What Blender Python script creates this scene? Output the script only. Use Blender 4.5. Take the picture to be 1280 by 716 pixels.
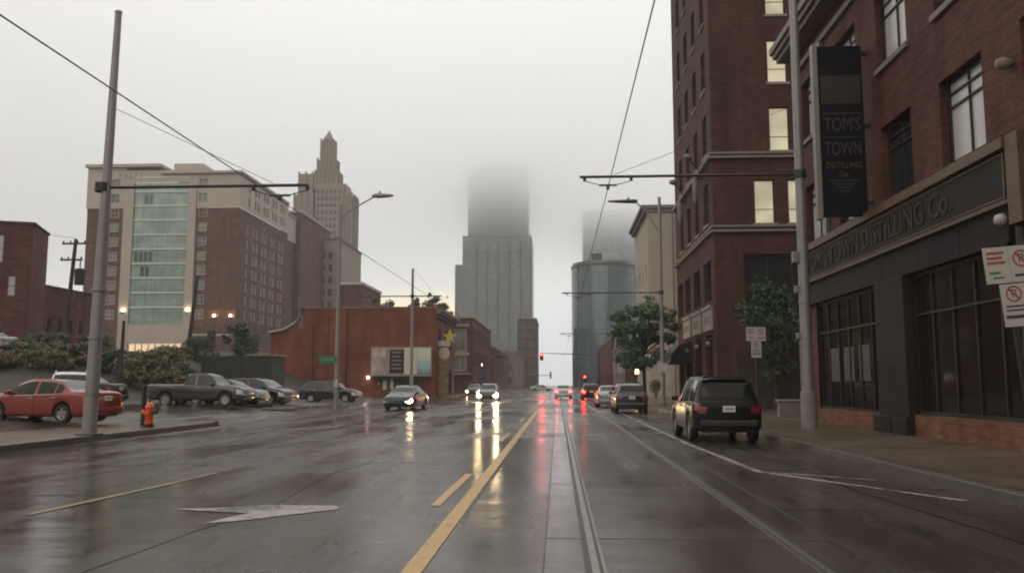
import bpy, math, random
from mathutils import Vector, Matrix

for o in list(bpy.data.objects):
    bpy.data.objects.remove(o)
SC = bpy.context.scene
COL = SC.collection
R = math.radians

# ------------------------------------------------------------------ camera
FPX, HOR, VPX, EYE = 1070.0, 480.0, 697.0, 1.5
PITCH = math.atan((HOR - 358) / FPX)
YAW = math.atan((VPX - 640) / FPX)
cF = Vector((-math.sin(YAW) * math.cos(PITCH), math.cos(YAW) * math.cos(PITCH), math.sin(PITCH)))
cR = Vector((math.cos(YAW), math.sin(YAW), 0))
cU = cR.cross(cF)
cd = bpy.data.cameras.new('camera')
cam = bpy.data.objects.new('camera', cd)
COL.objects.link(cam)
m = Matrix((cR, cU, -cF)).transposed().to_4x4()
m.translation = Vector((0, 0, EYE))
cam.matrix_world = m
cd.sensor_width = 36
cd.lens = 36 * FPX / 1280
cd.clip_start = 0.1
cd.clip_end = 9000
SC.camera = cam


def at(px, py, Y):
    """the point at street distance Y seen at photo pixel px, py"""
    v = cF + cR * ((px - 640) / FPX) + cU * ((358 - py) / FPX)
    return v * (Y / v.y) + Vector((0, 0, EYE))


# ------------------------------------------------------------------ sky, sun, exposure
SUN_EL, SUN_AZ = R(38), R(200)
w = bpy.data.worlds.new('World')
SC.world = w
w.use_nodes = True
nt = w.node_tree
nt.nodes.clear()
wo = nt.nodes.new('ShaderNodeOutputWorld')
bg = nt.nodes.new('ShaderNodeBackground')
sky = nt.nodes.new('ShaderNodeTexSky')
sky.sky_type = 'NISHITA'
sky.sun_disc = False
sky.sun_elevation = SUN_EL
sky.sun_rotation = SUN_AZ
sky.dust_density = 4
hs = nt.nodes.new('ShaderNodeHueSaturation')
hs.inputs['Saturation'].default_value = 0.06
mixw = nt.nodes.new('ShaderNodeMix')
mixw.data_type = 'RGBA'
mixw.inputs[0].default_value = 0.86
mixw.inputs[7].default_value = (8.1, 7.95, 7.75, 1)
tcw = nt.nodes.new('ShaderNodeTexCoord')
nzw = nt.nodes.new('ShaderNodeTexNoise')
nzw.inputs['Scale'].default_value = 2.2
nzw.inputs['Detail'].default_value = 4
rmw = nt.nodes.new('ShaderNodeMapRange')
rmw.inputs[1].default_value = 0.3
rmw.inputs[2].default_value = 0.7
rmw.inputs[3].default_value = 0.9
rmw.inputs[4].default_value = 1.06
mulw = nt.nodes.new('ShaderNodeVectorMath')
mulw.operation = 'SCALE'
L = nt.links.new
L(sky.outputs[0], hs.inputs['Color'])
L(hs.outputs[0], mixw.inputs[6])
L(tcw.outputs['Generated'], nzw.inputs['Vector'])
L(nzw.outputs[0], rmw.inputs[0])
L(mixw.outputs[2], mulw.inputs[0])
L(rmw.outputs[0], mulw.inputs['Scale'])
# sky shaped by direction: raised ahead, dimmed behind and overhead so walls stay dark
dotw = nt.nodes.new('ShaderNodeVectorMath')
dotw.operation = 'DOT_PRODUCT'
dotw.inputs[1].default_value = (-0.05, 0.9, -0.22)
grw = nt.nodes.new('ShaderNodeMapRange')
grw.interpolation_type = 'SMOOTHSTEP'
grw.inputs[1].default_value = -0.5
grw.inputs[2].default_value = 0.75
grw.inputs[3].default_value = 0.60
grw.inputs[4].default_value = 2.05
mul2 = nt.nodes.new('ShaderNodeVectorMath')
mul2.operation = 'SCALE'
L(tcw.outputs['Generated'], dotw.inputs[0])
L(dotw.outputs['Value'], grw.inputs[0])
L(mulw.outputs[0], mul2.inputs[0])
L(grw.outputs[0], mul2.inputs['Scale'])
tint = nt.nodes.new('ShaderNodeMix')
tint.data_type = 'RGBA'
tint.inputs[6].default_value = (1.10, 0.98, 0.85, 1)  # warm tint added to the sky behind, to warm what it lights
tint.inputs[7].default_value = (0.962, 1.0, 1.03, 1)
tfac = nt.nodes.new('ShaderNodeMapRange')
tfac.inputs[1].default_value = -0.5
tfac.inputs[2].default_value = 0.6
L(dotw.outputs['Value'], tfac.inputs[0])
L(tfac.outputs[0], tint.inputs[0])
mul3 = nt.nodes.new('ShaderNodeVectorMath')
mul3.operation = 'MULTIPLY'
L(mul2.outputs[0], mul3.inputs[0])
L(tint.outputs[2], mul3.inputs[1])
# murkier towards the skyline
sepw = nt.nodes.new('ShaderNodeSeparateXYZ')
low = nt.nodes.new('ShaderNodeValToRGB')
low.color_ramp.interpolation = 'B_SPLINE'
els = low.color_ramp.elements
for p_, v_ in ((0.0, 0.40), (0.08, 0.52), (0.16, 1.0), (0.24, 1.08), (0.36, 0.78), (0.6, 0.80)):
    e_ = els[0] if p_ == 0.0 else (els[1] if p_ == 0.6 else els.new(p_))
    e_.position = p_
    e_.color = (v_, v_, v_, 1)
mul4 = nt.nodes.new('ShaderNodeVectorMath')
mul4.operation = 'SCALE'
L(tcw.outputs['Generated'], sepw.inputs[0])
L(sepw.outputs[2], low.inputs[0])
L(mul3.outputs[0], mul4.inputs[0])
L(low.outputs[0], mul4.inputs['Scale'])
# a pale yellow break in the cloud low over the warehouse roofs
gdot = nt.nodes.new('ShaderNodeVectorMath')
gdot.operation = 'DOT_PRODUCT'
gdir = (at(515, 372, 100) - Vector((0, 0, EYE))).normalized()
gdot.inputs[1].default_value = gdir
gmr = nt.nodes.new('ShaderNodeMapRange')
gmr.interpolation_type = 'SMOOTHSTEP'
gmr.inputs[1].default_value = math.cos(R(5.5))
gmr.inputs[2].default_value = math.cos(R(0.6))
gmr.inputs[3].default_value = 0.0
gmr.inputs[4].default_value = 0.95
gmix = nt.nodes.new('ShaderNodeMix')
gmix.data_type = 'RGBA'
gmix.inputs[7].default_value = (11.5, 9.2, 4.6, 1)
L(tcw.outputs['Generated'], gdot.inputs[0])
L(gdot.outputs['Value'], gmr.inputs[0])
L(gmr.outputs[0], gmix.inputs[0])
L(mul4.outputs[0], gmix.inputs[6])
L(gmix.outputs[2], bg.inputs['Color'])
bg.inputs['Strength'].default_value = 0.11
L(bg.outputs[0], wo.inputs['Surface'])

sl = bpy.data.lights.new('sun', 'SUN')
sl.energy = 0.5
sl.angle = R(60)
sl.color = (1, 0.95, 0.88)
so = bpy.data.objects.new('sun', sl)
COL.objects.link(so)
sdir = Vector((math.sin(SUN_AZ) * math.cos(SUN_EL), math.cos(SUN_AZ) * math.cos(SUN_EL), math.sin(SUN_EL)))
so.rotation_euler = sdir.to_track_quat('Z', 'Y').to_euler()

vs = SC.view_settings
vs.view_transform = 'Standard'
vs.look = 'None'
vs.gamma = 1
vs.exposure = 0.43
vs.use_curve_mapping = False
SC.render.engine = 'CYCLES'
cy = SC.cycles
cy.use_denoising = True
cy.max_bounces = 9
cy.diffuse_bounces = 2
cy.glossy_bounces = 3
cy.transmission_bounces = 2
cy.volume_bounces = 7
cy.sample_clamp_indirect = 4
cy.sample_clamp_direct = 0
cy.caustics_reflective = False
cy.caustics_refractive = False
cy.pixel_filter_type = 'BLACKMAN_HARRIS'
cy.filter_width = 2.0


# ------------------------------------------------------------------ materials
def nodes_of(name):
    mt = bpy.data.materials.new(name)
    mt.use_nodes = True
    t = mt.node_tree
    return mt, t, t.nodes['Principled BSDF']


def rgb(c, k=1.0):
    return (c[0] * k, c[1] * k, c[2] * k, 1)


def set_spec(b, s):
    b.inputs['Specular IOR Level'].default_value = s


def plain(name, col, rough=0.6, metal=0.0, var=0.15, scale=2.0, spec=0.5, bump=0.0, coat=0.0, grime=0.0):
    mt, t, b = nodes_of(name)
    tc = t.nodes.new('ShaderNodeTexCoord')
    n = t.nodes.new('ShaderNodeTexNoise')
    n.inputs['Scale'].default_value = scale
    n.inputs['Detail'].default_value = 6
    n.inputs['Roughness'].default_value = 0.65
    t.links.new(tc.outputs['Object'], n.inputs['Vector'])
    mx = t.nodes.new('ShaderNodeMix')
    mx.data_type = 'RGBA'
    mx.inputs[6].default_value = rgb(col, 1 - var)
    mx.inputs[7].default_value = rgb(col, 1 + var)
    mr = t.nodes.new('ShaderNodeMapRange')
    mr.inputs[1].default_value = 0.3
    mr.inputs[2].default_value = 0.7
    t.links.new(n.outputs[0], mr.inputs[0])
    t.links.new(mr.outputs[0], mx.inputs[0])
    t.links.new(mx.outputs[2], b.inputs['Base Color'])
    b.inputs['Roughness'].default_value = rough
    b.inputs['Metallic'].default_value = metal
    set_spec(b, spec)
    b.inputs['Coat Weight'].default_value = coat
    if bump:
        bp = t.nodes.new('ShaderNodeBump')
        bp.inputs['Strength'].default_value = bump
        bp.inputs['Distance'].default_value = 0.02
        n2 = t.nodes.new('ShaderNodeTexNoise')
        n2.inputs['Scale'].default_value = scale * 9
        n2.inputs['Detail'].default_value = 4
        t.links.new(tc.outputs['Object'], n2.inputs['Vector'])
        t.links.new(n2.outputs[0], bp.inputs['Height'])
        t.links.new(bp.outputs[0], b.inputs['Normal'])
    return mt


def wallmap(t):
    """horizontal run along the wall and height, for brick and panel patterns"""
    tc = t.nodes.new('ShaderNodeTexCoord')
    sx = t.nodes.new('ShaderNodeSeparateXYZ')
    t.links.new(tc.outputs['Object'], sx.inputs[0])
    ad = t.nodes.new('ShaderNodeMath')
    t.links.new(sx.outputs[0], ad.inputs[0])
    t.links.new(sx.outputs[1], ad.inputs[1])
    cb = t.nodes.new('ShaderNodeCombineXYZ')
    t.links.new(ad.outputs[0], cb.inputs[0])
    t.links.new(sx.outputs[2], cb.inputs[1])
    return tc, cb


def brick(name, c1, c2, mortar, bw=0.23, rh=0.078, mort=0.009, rough=0.75, stain=0.35, flat=False, course=0.28):
    mt, t, b = nodes_of(name)
    tc, cb = wallmap(t)
    br = t.nodes.new('ShaderNodeTexBrick')
    br.inputs['Color1'].default_value = rgb(c1)
    br.inputs['Color2'].default_value = rgb(c2)
    br.inputs['Mortar'].default_value = rgb(mortar)
    br.inputs['Scale'].default_value = 1
    br.inputs['Mortar Size'].default_value = mort
    br.inputs['Brick Width'].default_value = bw
    br.inputs['Row Height'].default_value = rh
    br.inputs['Bias'].default_value = -0.1
    if flat:
        t.links.new(tc.outputs['Object'], br.inputs['Vector'])
    else:
        t.links.new(cb.outputs[0], br.inputs['Vector'])
    n = t.nodes.new('ShaderNodeTexNoise')
    n.inputs['Scale'].default_value = 0.35
    n.inputs['Detail'].default_value = 7
    n.inputs['Roughness'].default_value = 0.7
    t.links.new(tc.outputs['Object'], n.inputs['Vector'])
    mr = t.nodes.new('ShaderNodeMapRange')
    mr.inputs[1].default_value = 0.3
    mr.inputs[2].default_value = 0.72
    mr.inputs[3].default_value = 1 - stain
    mr.inputs[4].default_value = 1 + stain * 0.6
    t.links.new(n.outputs[0], mr.inputs[0])
    vm = t.nodes.new('ShaderNodeVectorMath')
    vm.operation = 'SCALE'
    t.links.new(br.outputs[0], vm.inputs[0])
    # single courses and short runs of bricks that fired darker or paler
    mpc = t.nodes.new('ShaderNodeMapping')
    mpc.inputs['Scale'].default_value = (1.0 / (bw * 3.2), 1.0 / (rh * 1.6), 1.0)
    t.links.new(tc.outputs['Object'] if flat else cb.outputs[0], mpc.inputs[0])
    nc = t.nodes.new('ShaderNodeTexNoise')
    nc.inputs['Scale'].default_value = 1.0
    nc.inputs['Detail'].default_value = 3
    t.links.new(mpc.outputs[0], nc.inputs['Vector'])
    mc = t.nodes.new('ShaderNodeMapRange')
    mc.inputs[1].default_value = 0.3
    mc.inputs[2].default_value = 0.7
    mc.inputs[3].default_value = 1 - course
    mc.inputs[4].default_value = 1 + course
    t.links.new(nc.outputs[0], mc.inputs[0])
    # rain streaks down the wall
    mps = t.nodes.new('ShaderNodeMapping')
    mps.inputs['Scale'].default_value = (1.3, 0.09, 1.0)
    t.links.new(tc.outputs['Object'] if flat else cb.outputs[0], mps.inputs[0])
    ns = t.nodes.new('ShaderNodeTexNoise')
    ns.inputs['Scale'].default_value = 1.0
    ns.inputs['Detail'].default_value = 4
    t.links.new(mps.outputs[0], ns.inputs['Vector'])
    ms = t.nodes.new('ShaderNodeMapRange')
    ms.inputs[1].default_value = 0.35
    ms.inputs[2].default_value = 0.65
    ms.inputs[3].default_value = 0.80
    ms.inputs[4].default_value = 1.12
    t.links.new(ns.outputs[0], ms.inputs[0])
    m1 = t.nodes.new('ShaderNodeMath')
    m1.operation = 'MULTIPLY'
    t.links.new(mr.outputs[0], m1.inputs[0])
    t.links.new(mc.outputs[0], m1.inputs[1])
    m2 = t.nodes.new('ShaderNodeMath')
    m2.operation = 'MULTIPLY'
    t.links.new(m1.outputs[0], m2.inputs[0])
    t.links.new(ms.outputs[0], m2.inputs[1])
    t.links.new(m2.outputs[0], vm.inputs['Scale'])
    t.links.new(vm.outputs[0], b.inputs['Base Color'])
    b.inputs['Roughness'].default_value = rough
    set_spec(b, 0.15)
    bp = t.nodes.new('ShaderNodeBump')
    bp.inputs['Strength'].default_value = 0.35
    bp.inputs['Distance'].default_value = 0.01
    bp.invert = True
    t.links.new(br.outputs[1], bp.inputs['Height'])
    t.links.new(bp.outputs[0], b.inputs['Normal'])
    return mt


def glass(name, col, rough=0.06, spec=0.8, var=0.25, scale=0.4):
    return plain(name, col, rough=rough, spec=spec, var=var, scale=scale)


def emit(name, col, strength, base=(0.5, 0.5, 0.5)):
    mt, t, b = nodes_of(name)
    b.inputs['Base Color'].default_value = rgb(base)
    b.inputs['Emission Color'].default_value = rgb(col)
    b.inputs['Emission Strength'].default_value = strength
    b.inputs['Roughness'].default_value = 0.3
    return mt


def worn_paint(name, col, wear=0.5):
    mt, t, b = nodes_of(name)
    tc = t.nodes.new('ShaderNodeTexCoord')
    n1 = t.nodes.new('ShaderNodeTexNoise')
    n1.inputs['Scale'].default_value = 9
    n1.inputs['Detail'].default_value = 8
    n1.inputs['Roughness'].default_value = 0.75
    n2 = t.nodes.new('ShaderNodeTexNoise')
    n2.inputs['Scale'].default_value = 0.9
    n2.inputs['Detail'].default_value = 3
    for n in (n1, n2):
        t.links.new(tc.outputs['Object'], n.inputs['Vector'])
    ad = t.nodes.new('ShaderNodeMath')
    ad.operation = 'MULTIPLY_ADD'
    t.links.new(n2.outputs[0], ad.inputs[0])
    ad.inputs[1].default_value = 0.7
    t.links.new(n1.outputs[0], ad.inputs[2])
    mr = t.nodes.new('ShaderNodeMapRange')
    mr.inputs[1].default_value = 0.70 + (wear - 0.5) * 0.5
    mr.inputs[2].default_value = 0.88 + (wear - 0.5) * 0.5
    t.links.new(ad.outputs[0], mr.inputs[0])
    mx = t.nodes.new('ShaderNodeMix')
    mx.data_type = 'RGBA'
    mx.inputs[6].default_value = (0.055, 0.047, 0.040, 1)
    mx.inputs[7].default_value = rgb(col)
    t.links.new(mr.outputs[0], mx.inputs[0])
    t.links.new(mx.outputs[2], b.inputs['Base Color'])
    b.inputs['Roughness'].default_value = 0.36
    bp = t.nodes.new('ShaderNodeBump')
    bp.inputs['Strength'].default_value = 0.2
    bp.inputs['Distance'].default_value = 0.004
    t.links.new(n1.outputs[0], bp.inputs['Height'])
    t.links.new(bp.outputs[0], b.inputs['Normal'])
    return mt


def curtain(name, gcol, fcol, pw, ph, mort, rough=0.12, stain=0.2):
    """curtain wall: one grid of panes in thin frames"""
    mt = brick(name, gcol, tuple(c * 1.12 for c in gcol), fcol, pw, ph, mort, rough, stain)
    t = mt.node_tree
    for n in t.nodes:
        if n.type == 'TEX_BRICK':
            n.offset = 0
    t.nodes['Principled BSDF'].inputs['Specular IOR Level'].default_value = 0.8
    return mt


def wet_road(name, c_dark, c_light, wet_lo=0.10, wet_hi=0.42, streak=True, spec=0.5, joints=0.0, bumpk=0.25):
    mt, t, b = nodes_of(name)
    nn = t.nodes.new
    lk = t.links.new
    tc = nn('ShaderNodeTexCoord')
    # broad patches
    n1 = nn('ShaderNodeTexNoise')
    n1.inputs['Scale'].default_value = 0.22
    n1.inputs['Detail'].default_value = 6
    n1.inputs['Roughness'].default_value = 0.6
    n1.inputs['Distortion'].default_value = 0.6
    mp1 = nn('ShaderNodeMapping')
    mp1.inputs['Scale'].default_value = (1.0, 0.42, 1)
    lk(tc.outputs['Object'], mp1.inputs[0])
    lk(mp1.outputs[0], n1.inputs['Vector'])
    # wheel tracks and seams that run along the street
    n2 = nn('ShaderNodeTexNoise')
    n2.inputs['Scale'].default_value = 1.0
    n2.inputs['Detail'].default_value = 5
    n2.inputs['Roughness'].default_value = 0.55
    mp2 = nn('ShaderNodeMapping')
    mp2.inputs['Scale'].default_value = (1.1, 0.045, 1)
    lk(tc.outputs['Object'], mp2.inputs[0])
    lk(mp2.outputs[0], n2.inputs['Vector'])
    # grain
    n3 = nn('ShaderNodeTexNoise')
    n3.inputs['Scale'].default_value = 38
    n3.inputs['Detail'].default_value = 3
    lk(tc.outputs['Object'], n3.inputs['Vector'])
    # water lying on the surface
    add = nn('ShaderNodeMath')
    add.operation = 'MULTIPLY_ADD'
    lk(n2.outputs[0], add.inputs[0])
    add.inputs[1].default_value = 0.55 if streak else 0.1
    lk(n1.outputs[0], add.inputs[2])
    mrw = nn('ShaderNodeMapRange')
    mrw.inputs[1].default_value = 0.62 if streak else 0.42
    mrw.inputs[2].default_value = 0.92 if streak else 0.68
    mrw.clamp = True
    lk(add.outputs[0], mrw.inputs[0])
    ro = nn('ShaderNodeMapRange')
    ro.inputs[3].default_value = wet_hi
    ro.inputs[4].default_value = wet_lo
    lk(mrw.outputs[0], ro.inputs[0])
    lk(ro.outputs[0], b.inputs['Roughness'])
    mx = nn('ShaderNodeMix')
    mx.data_type = 'RGBA'
    mx.inputs[6].default_value = rgb(c_light)
    mx.inputs[7].default_value = rgb(c_dark)
    lk(mrw.outputs[0], mx.inputs[0])
    gr = nn('ShaderNodeMapRange')
    gr.inputs[1].default_value = 0.3
    gr.inputs[2].default_value = 0.7
    gr.inputs[3].default_value = 0.7
    gr.inputs[4].default_value = 1.3
    lk(n3.outputs[0], gr.inputs[0])
    vm = nn('ShaderNodeVectorMath')
    vm.operation = 'SCALE'
    lk(mx.outputs[2], vm.inputs[0])
    lk(gr.outputs[0], vm.inputs['Scale'])
    # tar seams and cracks
    vo = nn('ShaderNodeTexVoronoi')
    vo.feature = 'DISTANCE_TO_EDGE'
    vo.inputs['Scale'].default_value = 0.28
    dis = nn('ShaderNodeTexNoise')
    dis.inputs['Scale'].default_value = 1.3
    dis.inputs['Detail'].default_value = 4
    lk(tc.outputs['Object'], dis.inputs['Vector'])
    va = nn('ShaderNodeVectorMath')
    va.operation = 'MULTIPLY_ADD'
    lk(dis.outputs['Color'], va.inputs[0])
    va.inputs[1].default_value = (0.9, 0.9, 0.9)
    lk(tc.outputs['Object'], va.inputs[2])
    lk(va.outputs[0], vo.inputs['Vector'])
    cr = nn('ShaderNodeMapRange')
    cr.inputs[1].default_value = 0.0
    cr.inputs[2].default_value = 0.012
    cr.inputs[3].default_value = 0.45
    cr.inputs[4].default_value = 1.0
    lk(vo.outputs['Distance'], cr.inputs[0])
    vm2 = nn('ShaderNodeVectorMath')
    vm2.operation = 'SCALE'
    lk(vm.outputs[0], vm2.inputs[0])
    lk(cr.outputs[0], vm2.inputs['Scale'])
    lk(vm2.outputs[0], b.inputs['Base Color'])
    # ripples
    n4 = nn('ShaderNodeTexNoise')
    n4.inputs['Scale'].default_value = 1.7
    n4.inputs['Detail'].default_value = 3
    mp4 = nn('ShaderNodeMapping')
    mp4.inputs['Scale'].default_value = (0.45, 1.0, 1)
    lk(tc.outputs['Object'], mp4.inputs[0])
    lk(mp4.outputs[0], n4.inputs['Vector'])
    bp = nn('ShaderNodeBump')
    bp.inputs['Strength'].default_value = bumpk
    bp.inputs['Distance'].default_value = 0.05
    lk(n4.outputs[0], bp.inputs['Height'])
    bp2 = nn('ShaderNodeBump')
    bp2.inputs['Strength'].default_value = 0.28
    bp2.inputs['Distance'].default_value = 0.004
    lk(n3.outputs[0], bp2.inputs['Height'])
    lk(bp.outputs[0], bp2.inputs['Normal'])
    lk(bp2.outputs[0], b.inputs['Normal'])
    b.inputs['IOR'].default_value = 1.36
    set_spec(b, spec)
    return mt


M = {}
M['road'] = wet_road('wet asphalt', (0.034, 0.027, 0.022), (0.064, 0.051, 0.041), 0.11, 0.38)
M['slab'] = wet_road('wet concrete track slab', (0.040, 0.033, 0.027), (0.074, 0.060, 0.050), 0.10, 0.32)
M['brownblock'] = plain('brown grey block', (0.17, 0.13, 0.11), 0.75, var=0.2, scale=0.1)
M['lot'] = wet_road('wet lot paving', (0.055, 0.049, 0.043), (0.12, 0.105, 0.092), 0.07, 0.34, streak=False)
M['ground'] = wet_road('wet ground', (0.05, 0.046, 0.042), (0.07, 0.064, 0.056), 0.2, 0.5, streak=False)
M['soil'] = plain('grassy bank', (0.042, 0.038, 0.026), 0.9, var=0.5, scale=0.6, bump=0.6)
M['walk_left'] = brick('wet brown pavers', (0.15, 0.115, 0.09), (0.18, 0.14, 0.112), (0.09, 0.075, 0.062), 1.2, 1.2, 0.012, 0.28, 0.45, flat=True)
M['walk_right'] = brick('wet clay pavers', (0.105, 0.078, 0.057), (0.135, 0.10, 0.073), (0.045, 0.036, 0.028), 0.6, 0.6, 0.016, 0.42, 0.4, flat=True)
M['kerb'] = plain('wet concrete kerb', (0.095, 0.082, 0.07), 0.35, var=0.3, scale=1.2, bump=0.2)
M['conc'] = plain('concrete', (0.22, 0.205, 0.19), 0.7, var=0.2, scale=1.5, bump=0.2)
M['dconc'] = plain('dark granite', (0.026, 0.023, 0.021), 0.6, spec=0.15, var=0.25, scale=2)
M['yellow'] = worn_paint('worn yellow paint', (0.46, 0.27, 0.06), 0.36)
M['yellow_worn'] = worn_paint('faded yellow paint', (0.26, 0.16, 0.05), 0.62)
M['white'] = worn_paint('worn white paint', (0.40, 0.37, 0.33), 0.54)
M['steel_rail'] = plain('rail steel', (0.20, 0.18, 0.16), 0.28, metal=0.5, var=0.3, scale=3)
M['groove'] = plain('rail groove', (0.012, 0.011, 0.01), 0.5)
M['galv'] = plain('galvanised steel', (0.27, 0.26, 0.255), 0.45, metal=0.35, var=0.12, scale=1.2)
M['darksteel'] = plain('dark painted steel', (0.035, 0.034, 0.034), 0.45, metal=0.3)
M['black'] = plain('black', (0.012, 0.012, 0.012), 0.5)
M['rubber'] = plain('tyre rubber', (0.018, 0.017, 0.016), 0.7)
M['rim'] = plain('alloy', (0.42, 0.42, 0.41), 0.35, metal=0.7)
M['carglass'] = glass('car glass', (0.008, 0.010, 0.011), 0.06, 0.4)
M['chrome'] = plain('bright trim', (0.55, 0.55, 0.55), 0.2, metal=0.9)
M['plate'] = plain('plate', (0.68, 0.68, 0.66), 0.5, var=0.05)
M['plate_ink'] = plain('plate ink', (0.10, 0.11, 0.2), 0.5, var=0.05)
M['head_off'] = plain('lamp lens', (0.55, 0.55, 0.55), 0.12, spec=0.9)
M['tail_off'] = plain('red lens', (0.20, 0.012, 0.012), 0.15, spec=0.8)
M['head_on'] = emit('headlight glow', (1.0, 0.74, 0.38), 1100)
M['head_dim'] = emit('headlight weak glow', (1.0, 0.76, 0.42), 45)
M['tail_on'] = emit('brake light glow', (1.0, 0.008, 0.007), 80, (0.4, 0.02, 0.02))
M['red_on'] = emit('red signal glow', (1.0, 0.002, 0.0018), 420, (0.4, 0.02, 0.02))
M['red_bright'] = emit('low red signal glow', (1.0, 0.002, 0.0018), 420, (0.4, 0.02, 0.02))
M['warm'] = emit('warm lamp', (1.0, 0.76, 0.46), 40)
M['warm_dim'] = emit('warm lit lobby', (1.0, 0.66, 0.34), 0.55)
M['lampwhite'] = emit('white lamp', (1.0, 0.93, 0.82), 9)
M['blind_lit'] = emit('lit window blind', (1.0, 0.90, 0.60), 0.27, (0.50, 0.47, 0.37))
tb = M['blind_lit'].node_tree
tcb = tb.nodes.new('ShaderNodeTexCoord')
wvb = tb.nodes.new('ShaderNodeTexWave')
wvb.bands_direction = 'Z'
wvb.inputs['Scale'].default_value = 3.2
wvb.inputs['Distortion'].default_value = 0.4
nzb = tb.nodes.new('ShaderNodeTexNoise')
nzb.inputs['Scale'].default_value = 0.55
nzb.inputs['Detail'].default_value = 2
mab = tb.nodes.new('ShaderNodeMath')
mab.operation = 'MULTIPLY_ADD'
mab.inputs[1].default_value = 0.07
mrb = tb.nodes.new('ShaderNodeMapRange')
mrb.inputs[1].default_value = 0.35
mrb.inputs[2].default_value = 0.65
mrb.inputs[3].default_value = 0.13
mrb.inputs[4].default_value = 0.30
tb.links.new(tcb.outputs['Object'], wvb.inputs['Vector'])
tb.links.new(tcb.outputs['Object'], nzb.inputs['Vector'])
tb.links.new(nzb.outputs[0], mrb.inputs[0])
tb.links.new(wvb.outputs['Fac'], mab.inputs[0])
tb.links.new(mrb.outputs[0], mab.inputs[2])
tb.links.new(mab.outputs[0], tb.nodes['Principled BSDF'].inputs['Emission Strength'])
M['blind'] = plain('white window shade', (0.55, 0.55, 0.53), 0.25, spec=0.9, var=0.08, scale=0.8)
M['dark_glass'] = glass('dark window', (0.02, 0.024, 0.026), 0.05, 0.7)
M['shop_glass'] = glass('shop window', (0.013, 0.010, 0.008), 0.08, 0.22)
M['brick_near'] = brick('dark red brick', (0.130, 0.041, 0.028), (0.080, 0.027, 0.020), (0.11, 0.08, 0.065))
M['brick_tall'] = brick('brown red brick', (0.098, 0.035, 0.025), (0.066, 0.024, 0.018), (0.075, 0.052, 0.042))
M['brick_orange'] = brick('orange brick', (0.24, 0.105, 0.06), (0.19, 0.08, 0.048), (0.14, 0.09, 0.065))
M['brick_ware'] = brick('red warehouse brick', (0.225, 0.075, 0.048), (0.185, 0.062, 0.040), (0.16, 0.08, 0.058), 0.46, 0.16, course=0.10, stain=0.5)
M['brick_hotel'] = brick('hotel brick', (0.17, 0.083, 0.062), (0.135, 0.066, 0.05), (0.12, 0.075, 0.06), 0.8, 0.3, 0.02)
M['brick_far'] = brick('old red brick', (0.14, 0.05, 0.04), (0.105, 0.04, 0.033), (0.08, 0.05, 0.04), 0.46, 0.16)
M['stone'] = plain('pale stone', (0.30, 0.27, 0.235), 0.7, var=0.15, scale=0.4)
M['stone_trim'] = plain('weathered stone trim', (0.20, 0.165, 0.145), 0.7, var=0.2, scale=0.8)
M['sill'] = plain('stone sill', (0.26, 0.235, 0.21), 0.7, var=0.2, scale=0.8)
M['precast'] = plain('precast panel', (0.47, 0.415, 0.37), 0.7, var=0.1, scale=0.2)
M['beige'] = plain('beige stucco', (0.40, 0.36, 0.30), 0.75, var=0.14, scale=0.25)
M['deco'] = plain('buff limestone', (0.31, 0.27, 0.225), 0.75, var=0.14, scale=0.06)
M['deco_win'] = plain('tower window', (0.07, 0.062, 0.055), 0.2, spec=0.6)
M['hotel_glass'] = curtain('hotel green glass', (0.235, 0.345, 0.295), (0.30, 0.39, 0.35), 1.55, 1.62, 0.05, 0.12, 0.25)
M['hotel_glass_dark'] = plain('hotel dark pane', (0.03, 0.045, 0.045), 0.1, spec=0.8)
M['hotel_spandrel'] = plain('hotel slab edge', (0.62, 0.68, 0.65), 0.4, var=0.05)
M['hotel_win'] = glass('hotel window', (0.16, 0.18, 0.16), 0.12, 0.8)
M['tower_glass'] = curtain('grey tower glass', (0.115, 0.155, 0.18), (0.07, 0.094, 0.112), 1.7, 4.2, 0.3, 0.25, 0.12)
M['tower_dark'] = plain('tower recess', (0.03, 0.034, 0.037), 0.3)
M['teal_glass'] = curtain('teal cylinder glass', (0.026, 0.080, 0.100), (0.022, 0.054, 0.068), 2.0, 3.8, 0.25, 0.15, 0.25)
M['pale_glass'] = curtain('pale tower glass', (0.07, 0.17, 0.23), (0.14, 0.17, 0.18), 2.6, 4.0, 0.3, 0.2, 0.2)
M['bark'] = plain('wet bark', (0.035, 0.026, 0.020), 0.8, var=0.4, scale=5, bump=0.5)
M['leaf_street'] = plain('street tree leaf', (0.046, 0.105, 0.036), 0.5, var=0.55, scale=1.1)
M['leaf_dark'] = plain('dark leaf', (0.030, 0.068, 0.024), 0.5, var=0.55, scale=1.1)
M['leaf_shrub'] = plain('shrub leaf', (0.085, 0.095, 0.032), 0.6, var=0.6, scale=0.7)
M['leaf_olive'] = plain('olive leaf', (0.10, 0.085, 0.034), 0.6, var=0.6, scale=0.7)
M['wood_pole'] = plain('creosoted pole', (0.035, 0.028, 0.024), 0.8, var=0.3, scale=2)
M['hydrant'] = plain('orange red paint', (0.62, 0.085, 0.02), 0.3, var=0.12, scale=6, coat=0.4)
M['sign_white'] = plain('sign white', (0.46, 0.43, 0.415), 0.4, var=0.06)
M['sign_red'] = plain('sign red', (0.30, 0.06, 0.055), 0.4, var=0.1)
M['sign_green'] = plain('sign green', (0.02, 0.18, 0.08), 0.35, var=0.1)
M['ink'] = plain('sign ink', (0.05, 0.045, 0.045), 0.5)
M['navy'] = plain('navy sign panel', (0.008, 0.009, 0.017), 0.6, spec=0.12, var=0.2)
M['navy_band'] = plain('grey olive sign band', (0.028, 0.026, 0.022), 0.5, var=0.2)
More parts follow.
